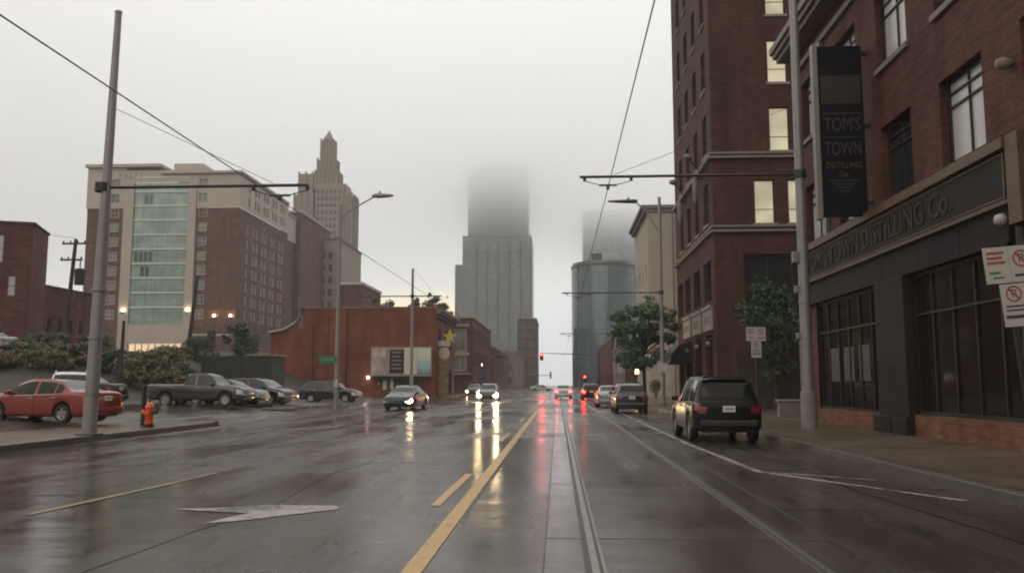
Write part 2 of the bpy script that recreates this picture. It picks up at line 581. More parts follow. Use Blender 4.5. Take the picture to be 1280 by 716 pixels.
M['gold'] = plain('dull gold', (0.11, 0.068, 0.037), 0.5, metal=0.0, var=0.2, scale=2)
M['letters'] = plain('brass letters', (0.062, 0.045, 0.032), 0.6, metal=0.0, spec=0.2, var=0.15)
M['letters_pale'] = plain('pale sign letters', (0.055, 0.050, 0.045), 0.5, var=0.15)
M['fascia'] = plain('charcoal fascia', (0.018, 0.016, 0.016), 0.6, spec=0.15, var=0.25, scale=1.5)
M['fascia_sign'] = plain('sign fascia', (0.025, 0.021, 0.018), 0.6, spec=0.15, var=0.3, scale=1.5)
M['pane_tone'] = plain('pale pane', (0.11, 0.10, 0.095), 0.7, spec=0.2)
M['awning'] = plain('black awning cloth', (0.012, 0.012, 0.013), 0.7)


# ------------------------------------------------------------------ mesh helper
class MB:
    def __init__(s):
        s.v, s.f, s.mi = [], [], []

    def face(s, pts, mi=0):
        b = len(s.v)
        s.v += [Vector(p) for p in pts]
        s.f.append(tuple(range(b, b + len(pts))))
        s.mi.append(mi)

    def box(s, x0, x1, y0, y1, z0, z1, mi=0, M4=None):
        b = len(s.v)
        c = [Vector((x, y, z)) for z in (z0, z1) for y in (y0, y1) for x in (x0, x1)]
        if M4 is not None:
            c = [M4 @ p for p in c]
        s.v += c
        for q in ((0, 2, 3, 1), (4, 5, 7, 6), (0, 1, 5, 4), (2, 6, 7, 3), (0, 4, 6, 2), (1, 3, 7, 5)):
            s.f.append(tuple(b + i for i in q))
            s.mi.append(mi)

    def tube(s, pts, r, n=8, mi=0, caps=True):
        """pts: points; r: radius or list of radii"""
        pts = [Vector(p) for p in pts]
        rr = r if isinstance(r, (list, tuple)) else [r] * len(pts)
        b = len(s.v)
        for i, p in enumerate(pts):
            d = (pts[min(i + 1, len(pts) - 1)] - pts[max(i - 1, 0)]).normalized()
            up = Vector((0, 0, 1)) if abs(d.z) < 0.9 else Vector((1, 0, 0))
            a = d.cross(up).normalized()
            c = a.cross(d).normalized()
            for k in range(n):
                t = 2 * math.pi * k / n
                s.v.append(p + (a * math.cos(t) + c * math.sin(t)) * rr[i])
        for i in range(len(pts) - 1):
            for k in range(n):
                k2 = (k + 1) % n
                s.f.append((b + i * n + k, b + i * n + k2, b + (i + 1) * n + k2, b + (i + 1) * n + k))
                s.mi.append(mi)
        if caps:
            s.f.append(tuple(b + k for k in range(n)))
            s.mi.append(mi)
            e = b + (len(pts) - 1) * n
            s.f.append(tuple(e + k for k in reversed(range(n))))
            s.mi.append(mi)

    def lathe(s, prof, n=16, mi=0, c=(0, 0, 0), axis='z'):
        b = len(s.v)
        c = Vector(c)
        for (r, h) in prof:
            for k in range(n):
                t = 2 * math.pi * k / n
                if axis == 'z':
                    s.v.append(c + Vector((r * math.cos(t), r * math.sin(t), h)))
                elif axis == 'y':
                    s.v.append(c + Vector((r * math.cos(t), h, r * math.sin(t))))
                else:
                    s.v.append(c + Vector((h, r * math.cos(t), r * math.sin(t))))
        for i in range(len(prof) - 1):
            for k in range(n):
                k2 = (k + 1) % n
                s.f.append((b + i * n + k, b + i * n + k2, b + (i + 1) * n + k2, b + (i + 1) * n + k))
                s.mi.append(mi)

    def prism(s, poly, z0, z1, mi=0):
        """poly: xy outline, extruded upward"""
        n = len(poly)
        b = len(s.v)
        for z in (z0, z1):
            s.v += [Vector((p[0], p[1], z)) for p in poly]
        s.f.append(tuple(b + i for i in reversed(range(n))))
        s.f.append(tuple(b + n + i for i in range(n)))
        s.mi += [mi, mi]
        for i in range(n):
            j = (i + 1) % n
            s.f.append((b + i, b + j, b + n + j, b + n + i))
            s.mi.append(mi)

    def panel(s, org, u, nrm, u0, u1, v0, v1, holes=(), depth=0.2, mi=0, mir=0):
        """a wall sheet with rectangular openings and their reveals"""
        org, u, nrm = Vector(org), Vector(u), Vector(nrm)
        P = lambda a, b, d=0.0: org + u * a + Vector((0, 0, b)) - nrm * d
        us = sorted(set([u0, u1] + [h[0] for h in holes] + [h[1] for h in holes]))
        vz = sorted(set([v0, v1] + [h[2] for h in holes] + [h[3] for h in holes]))
        us = [a for a in us if u0 - 1e-6 <= a <= u1 + 1e-6]
        vz = [a for a in vz if v0 - 1e-6 <= a <= v1 + 1e-6]
        for i in range(len(us) - 1):
            for j in range(len(vz) - 1):
                cu, cv = (us[i] + us[i + 1]) / 2, (vz[j] + vz[j + 1]) / 2
                if any(h[0] < cu < h[1] and h[2] < cv < h[3] for h in holes):
                    continue
                s.face([P(us[i], vz[j]), P(us[i + 1], vz[j]), P(us[i + 1], vz[j + 1]), P(us[i], vz[j + 1])], mi)
        for h in holes:
            a0, a1, b0, b1 = h[:4]
            s.face([P(a0, b0), P(a0, b1), P(a0, b1, depth), P(a0, b0, depth)], mir)
            s.face([P(a1, b0), P(a1, b0, depth), P(a1, b1, depth), P(a1, b1)], mir)
            s.face([P(a0, b1), P(a1, b1), P(a1, b1, depth), P(a0, b1, depth)], mir)
            s.face([P(a0, b0), P(a0, b0, depth), P(a1, b0, depth), P(a1, b0)], mir)

    def mesh(s, name, mats):
        me = bpy.data.meshes.new(name)
        me.from_pydata([tuple(p) for p in s.v], [], s.f)
        for mt in (mats if isinstance(mats, (list, tuple)) else [mats]):
            me.materials.append(mt)
        if len(me.polygons) == len(s.mi):
            me.polygons.foreach_set('material_index', s.mi)
        me.update()
        return me

    def build(s, name, mats, parent=None, smooth=False, bevel=0.0, loc=None, rot=None):
        me = s.mesh(name, mats)
        o = bpy.data.objects.new(name, me)
        COL.objects.link(o)
        if parent is not None:
            o.parent = parent
        if loc is not None:
            o.location = loc
        if rot is not None:
            o.rotation_euler = rot
        if smooth:
            if smooth is True:
                me.polygons.foreach_set('use_smooth', [True] * len(me.polygons))
                me.update()
            else:
                me.shade_smooth() if hasattr(me, 'shade_smooth') else None
                me.set_sharp_from_angle(angle=R(smooth))
        if bevel:
            bm_ = o.modifiers.new('bevel', 'BEVEL')
            bm_.width = bevel
            bm_.segments = 2
            bm_.limit_method = 'ANGLE'
        return o


def tag(o, label=None, cat=None, group=None, kind=None):
    if label:
        o['label'] = label
    if cat:
        o['category'] = cat
    if group:
        o['group'] = group
    if kind:
        o['kind'] = kind
    return o


def thing(name, label, cat, loc=(0, 0, 0), rz=0.0, group=None):
    o = bpy.data.objects.new(name, None)
    COL.objects.link(o)
    o.location = loc
    o.rotation_euler = (0, 0, rz)
    o.empty_display_size = 0.3
    return tag(o, label, cat, group)


def text_mesh(body, size, extrude=0.01, align='CENTER', xscale=1.0):
    cu = bpy.data.curves.new('lettering', 'FONT')
    cu.body = body
    cu.size = size
    cu.extrude = extrude
    cu.align_x = align
    cu.align_y = 'CENTER'
    cu.resolution_u = 3
    ob = bpy.data.objects.new('lettering_source', cu)
    COL.objects.link(ob)
    dg = bpy.context.evaluated_depsgraph_get()
    me = bpy.data.meshes.new_from_object(ob.evaluated_get(dg))
    bpy.data.objects.remove(ob)
    bpy.data.curves.remove(cu)
    for v in me.vertices:
        v.co.x *= xscale
    return me


def lettering(body, size, pos, ux, nrm, mat, parent, width=None, name='lettering', align='CENTER', extrude=0.01):
    """flat letters whose reading direction is ux, facing nrm"""
    me = text_mesh(body, size, extrude, align)
    xs = [v.co.x for v in me.vertices]
    if width and xs:
        k = width / max(1e-6, max(xs) - min(xs))
        for v in me.vertices:
            v.co.x *= k
    me.materials.clear()
    me.materials.append(mat)
    o = bpy.data.objects.new(name, me)
    COL.objects.link(o)
    ux, nrm = Vector(ux), Vector(nrm)
    mt = Matrix((ux, Vector((0, 0, 1)), nrm)).transposed().to_4x4()
    mt.translation = Vector(pos)
    o.parent = parent
    o.matrix_local = mt
    return o


UX, NS = Vector((1, 0, 0)), Vector((0, -1, 0))          # a wall that faces the camera
UW, NW = Vector((0, -1, 0)), Vector((-1, 0, 0))         # a wall on the right side of the street
UE, NE = Vector((0, 1, 0)), Vector((1, 0, 0))           # a wall on the left side of the street


def window(parent, org, u, nrm, h, depth, fmat, gmat, nx=1, ny=1, fw=0.07, rows=None, sill=None, name='window', fd=0.06):
    """frame part with its pane as a sub-part, set back in an opening"""
    a0, a1, b0, b1 = h
    org, u, nrm = Vector(org), Vector(u), Vector(nrm)
    Z = Vector((0, 0, 1))
    M4 = Matrix((u, Z, nrm)).transposed().to_4x4()
    M4.translation = org - nrm * depth
    f = MB()
    f.box(a0, a0 + fw, b0, b1, 0, fd, 0, M4)
    f.box(a1 - fw, a1, b0, b1, 0, fd, 0, M4)
    f.box(a0 + fw, a1 - fw, b0, b0 + fw, 0, fd, 0, M4)
    f.box(a0 + fw, a1 - fw, b1 - fw, b1, 0, fd, 0, M4)
    t = fw * 0.6
    ys = [b0 + (b1 - b0) * k / ny for k in range(1, ny)] if rows is None else rows
    for k in range(1, nx):
        x = a0 + (a1 - a0) * k / nx
        f.box(x - t / 2, x + t / 2, b0 + fw, b1 - fw, 0.004, fd - 0.006, 0, M4)
    for y in ys:
        f.box(a0 + fw, a1 - fw, y - t / 2, y + t / 2, 0.002, fd - 0.003, 0, M4)
    fo = f.build(name, fmat, parent)
    g = MB()
    e = 0.01
    g.box(a0 + e, a1 - e, b0 + e, b1 - e, -0.03, 0.0015, 0, M4)
    g.build('pane', gmat, fo)
    if sill is not None:
        sb = MB()
        sb.box(a0 - 0.12, a1 + 0.12, b0 - 0.16, b0 - 0.004, -0.05 + depth - 0.1, depth + 0.09, 0, M4)
        sb.build('sill', sill, fo)
    return fo


def smooth01(x, a, b):
    t = max(0.0, min(1.0, (x - a) / (b - a)))
    return t * t * (3 - 2 * t)


# ------------------------------------------------------------------ ground, road, pavements
KL, KR = -12.3, 5.68            # kerb faces
FAC = 9.6                        # building line on the right


def land(X, Y):
    d = -12.6 - X
    if d <= 0:
        return 0.0
    base = 0.14 * smooth01(d, 0, 1.5) + 0.07 * max(0.0, min(d, 8.0) - 3.0) * (1 - 0.7 * smooth01(Y, 46, 60))
    hill = smooth01(d, 9, 21) * smooth01(Y, 42, 64) * 4.0 + smooth01(Y, 90, 185) * smooth01(d, 25, 52) * 4.2
    return base + hill


g = MB()
xs = [-1000, -700, -450, -250, -160, -120] + [-100 + 4 * i for i in range(22)] + [-14, -12.9, -12.3, 0, 9, 30, 100, 300, 600, 1000]
ys = [-60, -20, 0, 10, 20, 30, 36, 40] + [42 + 3 * i for i in range(50)] + [220, 300, 420, 600, 800, 1050]
for i in range(len(xs) - 1):
    for j in range(len(ys) - 1):
        q = [(xs[i], ys[j]), (xs[i + 1], ys[j]), (xs[i + 1], ys[j + 1]), (xs[i], ys[j + 1])]
        green = 1 if (xs[i] < -24 and ys[j] >= 42 and ys[j] < 190 and xs[i] > -170) else 0
        g.face([(x, y, land(x, y) - 0.06) for x, y in q], green)
tag(g.build('ground', [M['ground'], M['soil']]), kind='structure')

g = MB()
g.box(KL, KR, -20, 700, -0.3, 0.0)
tag(g.build('road', M['road']), kind='structure')
g = MB()
g.box(-60, KL, 62, 84, -0.3, 0.006)
tag(g.build('side_road', M['road']), kind='structure')

# parking lot on the left, gently rising
g = MB()
lx = [-60, -50, -42, -36, -32, -28, -25, -23, -21, -19, -17.5, -16, -15, -14.2, -13.5, -12.9, -12.3]
ly = [31.2 + 1.4 * i for i in range(23)]
for i in range(len(lx) - 1):
    for j in range(len(ly) - 1):
        if lx[i] < -24.5 and ly[j] > 44:
            continue
        g.face([(x, y, land(x, y) + 0.012) for x, y in ((lx[i], ly[j]), (lx[i + 1], ly[j]), (lx[i + 1], ly[j + 1]), (lx[i], ly[j + 1]))])
tag(g.build('parking_lot', M['lot'], smooth=True), kind='structure')
g = MB()
ly = [5, 10, 15, 20, 23, 26, 29, 31.2]
lx = [-60, -40, -30, -25, -22, -20, -18.5, -17, -15.6]
for i in range(len(lx) - 1):
    for j in range(len(ly) - 1):
        g.face([(x, y, max(0.15, land(x, y) + 0.012)) for x, y in ((lx[i], ly[j]), (lx[i + 1], ly[j]), (lx[i + 1], ly[j + 1]), (lx[i], ly[j + 1]))])
tag(g.build('parking_lot', M['lot'], smooth=True), kind='structure')

g = MB()
g.box(-15.6, KL - 0.16, -20, 31.2, -0.2, 0.155)
tag(g.build('sidewalk', M['walk_left']), kind='structure')
g = MB()
g.box(KL - 0.16, KL, -20, 30.4, -0.2, 0.16)
g.prism([(KL - 0.16, 30.4), (KL, 30.4), (KL - 0.25, 31.0), (KL - 0.8, 31.35), (KL - 2.0, 31.45), (KL - 2.0, 31.3), (KL - 0.8, 31.2)], -0.2, 0.158)
tag(g.build('kerb', M['kerb'], bevel=0.02), kind='structure')
g = MB()
g.box(KL - 3.6, KL - 0.17, 88, 500, -0.2, 0.15)
tag(g.build('sidewalk', M['walk_left']), kind='structure')
g = MB()
g.box(KL - 0.17, KL, 88, 500, -0.2, 0.152)
tag(g.build('kerb', M['kerb']), kind='structure')
g = MB()
g.box(KR + 0.17, FAC, -20, 500, -0.2, 0.15)
g.box(FAC, 60, 34.2, 52.3, -0.2, 0.152)
g.box(FAC, 60, 69, 90, -0.2, 0.152)
tag(g.build('sidewalk', M['walk_right']), kind='structure')
g = MB()
for i in range(90):
    y = -20 + i * 2.4
    g.box(KR, KR + 0.17, y + 0.006, y + 2.394, -0.2, 0.153 + 0.004 * math.sin(i * 2.1))
tag(g.build('kerb', M['kerb'], bevel=0.018), kind='structure')

# track slab with two grooved rails
g = MB()
g.box(-0.12, 2.62, -20, 330, 0.001, 0.004)
tag(g.build('road_slab', M['slab']), kind='structure')
g = MB()
for i in range(70):
    y = 4 + i * 4.6
    g.box(-0.12, 2.62, y, y + 0.022, 0.0045, 0.006)
g.box(-0.135, -0.12, -20, 330, 0.001, 0.006)
g.box(2.62, 2.66, -20, 330, 0.001, 0.006)
tag(g.build('road_joint', M['groove']), kind='structure')
for x in (0.30, 2.17):
    t = thing('tram_rail', 'grooved steel tram rail sunk in the wet road, ' + ('beside the yellow centre line' if x < 1 else 'on the side by the parked cars'), 'rail', (x, 0, 0), group='tram rails in the road')
    s = 1 if x < 1 else -1
    g = MB()
    g.box(-0.03, 0.03, -20, 330, 0.004, 0.011)
    g.box(s * 0.072 - 0.012, s * 0.072 + 0.012, -20, 330, 0.004, 0.011)
    g.build('rail_head', M['steel_rail'], t)
    g = MB()
    a, b = sorted((s * 0.03, s * 0.059))
    g.box(a, b, -20, 330, 0.004, 0.0075)
    g.box(-0.085 if s > 0 else 0.035, -0.035 if s > 0 else 0.085, -20, 330, 0.004, 0.0068)
    g.build('flange_groove', M['groove'], t)


def strip(mb, pts, wd, z=0.007):
    for a, b in zip(pts[:-1], pts[1:]):
        a, b = Vector((a[0], a[1], 0)), Vector((b[0], b[1], 0))
        d = (b - a).normalized()
        s = Vector((-d.y, d.x, 0)) * wd / 2
        mb.face([(p.x, p.y, z) for p in (a - s, b - s, b + s, a + s)])


g = MB()
strip(g, [(-1.19, -10), (-1.17, 52)], 0.17)
y = 10.8
while y < 60:
    strip(g, [(-1.53, y), (-1.50, y + 3.8)], 0.12)
    y += 12.0
tag(g.build('road_marking', M['yellow']), kind='structure')
g = MB()
strip(g, [(-1.17, 52), (-1.17, 150)], 0.17)
strip(g, [(-6.12, 9.8), (-5.88, 13), (-5.83, 14.6)], 0.11)
strip(g, [(-6.0, 30), (-6.0, 48)], 0.12)
tag(g.build('road_marking', M['yellow_worn']), kind='structure')
g = MB()
strip(g, [(3.27, 44), (3.27, 22), (3.45, 15.2), (5.25, 11.6)], 0.13)
strip(g, [(3.62, 15.1), (5.0, 14.0)], 0.09)
strip(g, [(3.27, 22), (3.27, 100)], 0.10, 0.0075)
for k in range(8):
    yy = 96 + 0
    g.box(-11.5 + k * 2.1, -10.9 + k * 2.1, 118, 121, 0.005, 0.008)
# turn arrow
pts = [at(220, 635.5, 10), at(300, 632, 10)]


def gp(px, py, z=0.008):
    v = cF + cR * ((px - 640) / FPX) + cU * ((358 - py) / FPX)
    k = (z - EYE) / v.z
    return (v.x * k, v.y * k, z)


g.face([gp(218, 635.5), gp(262, 638.5), gp(310, 640.5), gp(254, 653.5), gp(300, 650), gp(424, 635.5), gp(420, 631.5), gp(330, 630.5), gp(300, 633.2)])
tag(g.build('road_marking', M['white']), kind='structure')

M['patch_dark'] = wet_road('dark asphalt patch', (0.024, 0.019, 0.016), (0.044, 0.035, 0.029), 0.12, 0.42)
M['patch_pale'] = wet_road('pale asphalt patch', (0.045, 0.036, 0.029), (0.080, 0.064, 0.052), 0.11, 0.36)
M['tar'] = plain('tar seam', (0.012, 0.011, 0.010), 0.25)
rp_ = random.Random(21)
for i in range(15):
    x = rp_.uniform(-11, -2.2) if i < 11 else rp_.uniform(2.75, 4.6)
    y = rp_.uniform(9, 62)
    wx, wy = rp_.uniform(0.5, 1.6), rp_.uniform(1.2, 6.5)
    if i % 3 == 0 and i < 11:
        wx, wy = wy * 0.7, wx
    zz = 0.0022 + i * 0.00012
    sk = rp_.uniform(-0.25, 0.25)
    g = MB()
    g.face([(x - wx, y - wy / 2, zz), (x + wx, y - wy / 2 + sk, zz), (x + wx, y + wy / 2 + sk, zz), (x - wx, y + wy / 2, zz)])
    tag(g.build('road_patch', M['patch_dark' if i % 2 else 'patch_pale']), kind='structure')
g = MB()
for (x, k) in ((-3.7, 0.15), (-7.9, 0.25), (-10.6, 0.2), (4.3, 0.1)):
    pts = [(x + k * math.sin(q * 1.7 + x), 5 + q * 1.9) for q in range(40)]
    strip(g, pts, 0.035, 0.0046)
for q in range(8):
    y = 11.5 + q * 6.3
    pts = [(-12.2 + j * 0.9, y + 0.14 * math.sin(j * 2.3 + q)) for j in range(13 if q % 2 else 9)]
    strip(g, pts, 0.03, 0.0048)
tag(g.build('road_seam', M['tar']), kind='structure')

# ------------------------------------------------------------------ air and low cloud


def volume(name, density, col, aniso):
    mt = bpy.data.materials.new(name)
    mt.use_nodes = True
    t = mt.node_tree
    t.nodes.clear()
    o = t.nodes.new('ShaderNodeOutputMaterial')
    v = t.nodes.new('ShaderNodeVolumePrincipled')
    v.inputs['Color'].default_value = rgb(col)
    v.inputs['Density'].default_value = density
    v.inputs['Anisotropy'].default_value = aniso
    t.links.new(v.outputs[0], o.inputs['Volume'])
    return mt


g = MB()
g.box(-1040, 1040, -110, 1090, -1.4, 99.0)
tag(g.build('haze', volume('haze air', 0.0005, (0.92, 0.95, 0.97), 0.2)), 'thin wet haze over the whole street', 'haze', kind='stuff')
for i, (z0, dn) in enumerate(((100, 0.0034), (116, 0.0046), (132, 0.0085))):
    g = MB()
    g.box(-1100 - i * 7, 1100 + i * 7, 205 + i * 7, 1200 + i * 7, z0, 172 + i)
    tag(g.build('low_cloud', volume('cloud layer', dn, (1.0, 1.0, 1.0), 0.72)), 'low grey cloud that swallows the tower tops', 'cloud', 'layers of the low cloud', kind='stuff')

# ------------------------------------------------------------------ buildings on the right
# near brick corner building with the sign band (origin at its near ground corner on the building line)
t = thing('corner_building', 'dark red brick corner building with gold edged shop sign band along the pavement', 'building', (FAC, 0, 0))
Y0, Y1, TOP = 6.0, 33.9, 16.6
U, N_ = UW, NW                      # along the wall u = -Y
O = Vector((0, 0, 0))
wins = []
for yb in (11.5, 15.4, 19.2, 23.1, 27.0, 30.9):
    wins.append((-(yb + 2.15), -yb, 6.85, 9.0))
    wins.append((-(yb + 2.15), -yb, 10.8, 13.1))
g = MB()
g.panel(O, U, N_, -Y1, -Y0, 6.6, TOP, wins, 0.28)
g.face([(0, Y1, 0), (14, Y1, 0), (14, Y1, TOP), (0, Y1, TOP)])
g.face([(0, Y0, 0), (14, Y0, 0), (14, Y0, TOP), (0, Y0, TOP)])
g.face([(14, Y0, 0), (14, Y1, 0), (14, Y1, TOP), (14, Y0, TOP)])
g.panel(O, U, N_, -18.0, -Y0, 0.1, 6.6, [(-17, -13.2, 0.8, 4.2), (-12, -8, 0.8, 4.2)], 0.3)
g.panel(O, U, N_, -33.9, -32.2, 0.1, 6.6)
g.build('wall', M['brick_near'], t)
g = MB()
g.box(0.3, 14, Y0, Y1, TOP - 0.5, TOP - 0.2)
g.build('roof', M['dconc'], t)
for wv in wins:
    yb = -wv[1]
    upper = wv[2] > 10
    shade = M['dark_glass'] if (not upper and 22.5 < yb < 24) else M['blind']
    wh = wv[3] - wv[2]
    window(t, O, U, N_, wv, 0.26, M['darksteel'], shade, nx=2, rows=[wv[3] - wh * 0.16, wv[3] - wh * 0.32], fw=0.08, sill=M['stone_trim'] if upper else None)
    # short bars in the top lights
g = MB()
g.box(-0.12, 0.0, Y0, Y1 - 0.01, 13.75, 13.95)
g.box(-0.75, -0.002, Y0, Y1 + 0.4, 14.65, 14.85)
g.box(-0.85, -0.002, Y0, Y1 + 0.5, 14.853, 15.12)
g.box(-0.62, -0.003, Y0, Y1 + 0.3, 14.45, 14.648)
g.box(-0.08, 0.3, Y0, Y1, TOP, TOP + 0.18)
g.build('cornice', M['stone_trim'], t)
# shop front
g = MB()
g.box(-0.24, 0.0, 18.0, 33.6, 5.32, 6.38)
g.build('sign_band', M['fascia_sign'], t)
g = MB()
g.box(-0.36, 0.0, 17.9, 33.7, 6.383, 6.62)
g.box(-0.30, 0.0, 17.9, 33.7, 5.22, 5.317)
g.box(-0.262, -0.243, 18.06, 33.55, 6.28, 6.33)
g.box(-0.262, -0.243, 18.06, 33.55, 5.36, 5.40)
g.box(-0.262, -0.243, 18.06, 18.12, 5.403, 6.277)
g.box(-0.30, 0.0, 17.4, 17.897, 4.75, 6.62)
g.build('sign_moulding', M['gold'], t, bevel=0.01)
lettering("TOM'S TOWN DISTILLING Co.", 0.86, (-0.262, 26.4, 5.84), UW, NW, M['letters'], t, width=11.9, extrude=0.012)
g = MB()
g.box(-0.16, 0.0, 18.2, 33.5, 4.45, 5.217)
for yy in (20.4, 22.8, 25.3, 27.9, 30.5):
    g.box(-0.166, -0.163, yy, yy + 0.03, 4.47, 5.2)
g.build('fascia', M['fascia'], t)
g = MB()
g.box(-0.20, 0.1, 23.75, 25.85, 0.62, 4.447)
g.box(-0.34, 0.1, 23.6, 24.6, 0.15, 0.617)
g.box(-0.34, 0.1, 24.7, 26.0, 0.15, 0.617)
g.build('pillar', M['dconc'], t, bevel=0.015)
g = MB()
g.box(-0.10, 0.3, 18.0, 23.6, 0.1, 0.70)
g.box(-0.10, 0.3, 26.02, 32.2, 0.1, 0.64)
g.build('brick_base', M['brick_orange'], t)
for (a, b, z0, nm) in ((18.0, 23.72, 0.703, 5), (25.88, 32.2, 0.643, 6)):
    fo = window(t, (0.12, 0, 0), UW, NW, (-b, -a, z0, 4.44), 0.0, M['black'], M['shop_glass'], nx=nm, rows=[3.35], fw=0.09, name='shop_window')
    g = MB()
    if a > 25:
        for k in range(3):
            yy = 27.3 + k * 1.45
            g.box(0.108, 0.116, yy, yy + 0.95, 1.6, 2.75)  # pale sheets for the three lighter panes
        g.build('pale_pane', M['pane_tone'], fo)
for (a0, a1) in ((13.2, 17), (8, 12)):
    window(t, O, UW, NW, (-a1, -a0, 0.8, 4.2), 0.28, M['black'], M['shop_glass'], nx=3, rows=[3.3], fw=0.09, name='shop_window')
g = MB()
g.tube([(-0.16, 17.75, 0.15), (-0.16, 17.75, 4.7)], 0.09, 10)
g.build('downpipe', M['darksteel'], t)
g = MB()
g.box(-0.16, 0.0, 30.2, 30.55, 6.63, 13.74)
g.build('pilaster', M['galv'], t, bevel=0.02)
for (yy, zz) in ((17.9, 8.2), (18.35, 4.95)):
    g = MB()
    g.lathe([(0.0, -0.34), (0.10, -0.33), (0.14, -0.2), (0.10, -0.06), (0.04, 0.0)], 12, c=(0, yy, zz), axis='x')
    g.build('wall_light', M['sign_white'] if zz < 6 else M['stone_trim'], t, smooth=True)

# hanging blade sign
b = thing('blade_sign', 'tall dark navy vertical sign reading TOM\'S TOWN projecting from the brick wall', 'sign', (FAC, 26.1, 0))
g = MB()
g.box(-1.52, -0.18, -0.09, 0.09, 6.55, 11.9)
g.build('sign_panel', M['navy'], b, bevel=0.02)
g = MB()
g.box(-1.70, -1.523, -0.11, 0.11, 6.45, 11.95)
g.build('sign_edge', M['galv'], b, bevel=0.02)
for (za, zb) in ((10.05, 10.95), (9.72, 9.78), (8.98, 9.02)):
    g = MB()
    g.box(-1.45, -0.25, -0.098, -0.0925, za, zb)
    g.build('band', M['navy_band'], b)
g = MB()
for k in range(5):
    g.box(-1.30 + k * 0.10, -0.40 - k * 0.10, -0.098, -0.0925, 7.62 - k * 0.11, 7.68 - k * 0.11)
g.build('chevron_pattern', M['navy_band'], b)
lettering("TOM'S", 0.62, (-0.85, -0.1, 9.38), UX, NS, M['letters_pale'], b, width=1.1)
lettering("TOWN", 0.62, (-0.85, -0.1, 8.62), UX, NS, M['letters_pale'], b, width=1.1)
lettering("DISTILLING", 0.26, (-0.85, -0.1, 8.12), UX, NS, M['gold'], b, width=1.05)
lettering("Co.", 0.24, (-0.85, -0.1, 7.84), UX, NS, M['gold'], b, width=0.3)
g = MB()
for zz in (6.9, 9.3, 11.6):
    g.box(-0.18, 0.0, -0.05, 0.05, zz, zz + 0.12)
g.build('bracket', M['darksteel'], b)

# tall brown brick building behind the gap
BY0, BY1, TT = 52.4, 69.0, 36.0
t = thing('brick_tower_block', 'tall dark brown brick building with stone belt courses and cream lit windows', 'building', (FAC, BY0, 0))
sw = []
for z0 in (11.3, 15.85, 20.2, 24.6, 29.0):
    if z0 < 12:
        sw += [(2.55, 3.75, 11.3, 14.0), (4.6, 5.8, 11.3, 14.0), (8.2, 9.4, 11.3, 14.0)]
    else:
        sw += [(3.6, 4.8, z0, z0 + 2.75), (8.2, 9.4, z0, z0 + 2.75)]
big = [(1.75, 6.2, 4.6, 9.4), (7.2, 11.5, 4.6, 9.4)]
g = MB()
g.panel(O, UX, NS, 0, 14, 0.1, TT, sw + big, 0.3)
ww = []
for z0 in (11.6, 16.1, 20.4, 24.8, 29.2):
    for y0 in (1.6, 5.2, 8.8, 12.4):
        ww.append((-(y0 + 1.5), -y0, z0, z0 + 2.6))
shop = []
for y0 in (1.2, 5.4, 9.6, 13.2):
    shop.append((-(y0 + 2.7), -y0, 6.7, 9.2))
    shop.append((-(y0 + 2.7), -y0, 0.6, 4.6))
g.panel(O, UW, NW, -(BY1 - BY0), 0, 0.1, TT, ww + shop, 0.3)
g.face([(0, BY1 - BY0, 0), (14, BY1 - BY0, 0), (14, BY1 - BY0, TT), (0, BY1 - BY0, TT)])
g.face([(14, 0, 0), (14, BY1 - BY0, 0), (14, BY1 - BY0, TT), (14, 0, TT)])
g.build('wall', M['brick_tall'], t)
g = MB()
g.box(0, 14, 0.02, BY1 - BY0, TT - 0.01, TT + 0.3)
g.build('roof', M['stone_trim'], t)
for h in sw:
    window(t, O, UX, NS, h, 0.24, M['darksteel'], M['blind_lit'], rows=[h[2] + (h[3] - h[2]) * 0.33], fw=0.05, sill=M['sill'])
for h in big:
    window(t, O, UX, NS, h, 0.28, M['darksteel'], M['dark_glass'], nx=3, rows=[6.9], fw=0.12)
for h in ww:
    window(t, O, UW, NW, h, 0.24, M['darksteel'], M['dark_glass'], ny=2, fw=0.06, sill=M['sill'])
for h in shop:
    window(t, O, UW, NW, h, 0.28, M['darksteel'], M['shop_glass'], nx=2, fw=0.1)
g = MB()
for z0, p in ((10.75, 0.22), (11.05, 0.14), (15.35, 0.26), (15.62, 0.16)):
    g.box(-p, -0.002, -p, BY1 - BY0, z0, z0 + 0.14)
    g.box(-0.0015, 14, -p, -0.002, z0 + 0.0005, z0 + 0.14)
g.build('belt_course', M['stone_trim'], t)
for k in range(3):
    y0 = 0.9 + k * 4.3
    g = MB()
    g.box(-0.12, -0.003, y0, y0 + 3.3, 4.85, 6.35)
    g.box(-0.2, -0.122, y0 - 0.1, y0 + 3.4, 6.2, 6.4)
    for q in range(3):
        g.box(-0.135, -0.122, y0 + 0.5 + q * 0.85, y0 + 1.1 + q * 0.85, 5.3, 5.75, 1)
    g.build('stone_panel', [M['stone'], M['stone_trim']], t)
for y0, zz in ((0.6, 4.1), (4.95, 4.1), (9.3, 4.0), (13.5, 4.0)):
    g = MB()
    g.tube([(0, y0, zz + 0.1), (-0.35, y0, zz + 0.15), (-0.4, y0, zz)], 0.03, 6, 1)
    g.lathe([(0.0, -0.16), (0.12, -0.11), (0.16, 0), (0.12, 0.11), (0.0, 0.16)], 12, c=(-0.4, y0, zz - 0.15))
    g.build('globe_lamp', [M['conc'], M['darksteel']], t, smooth=True)
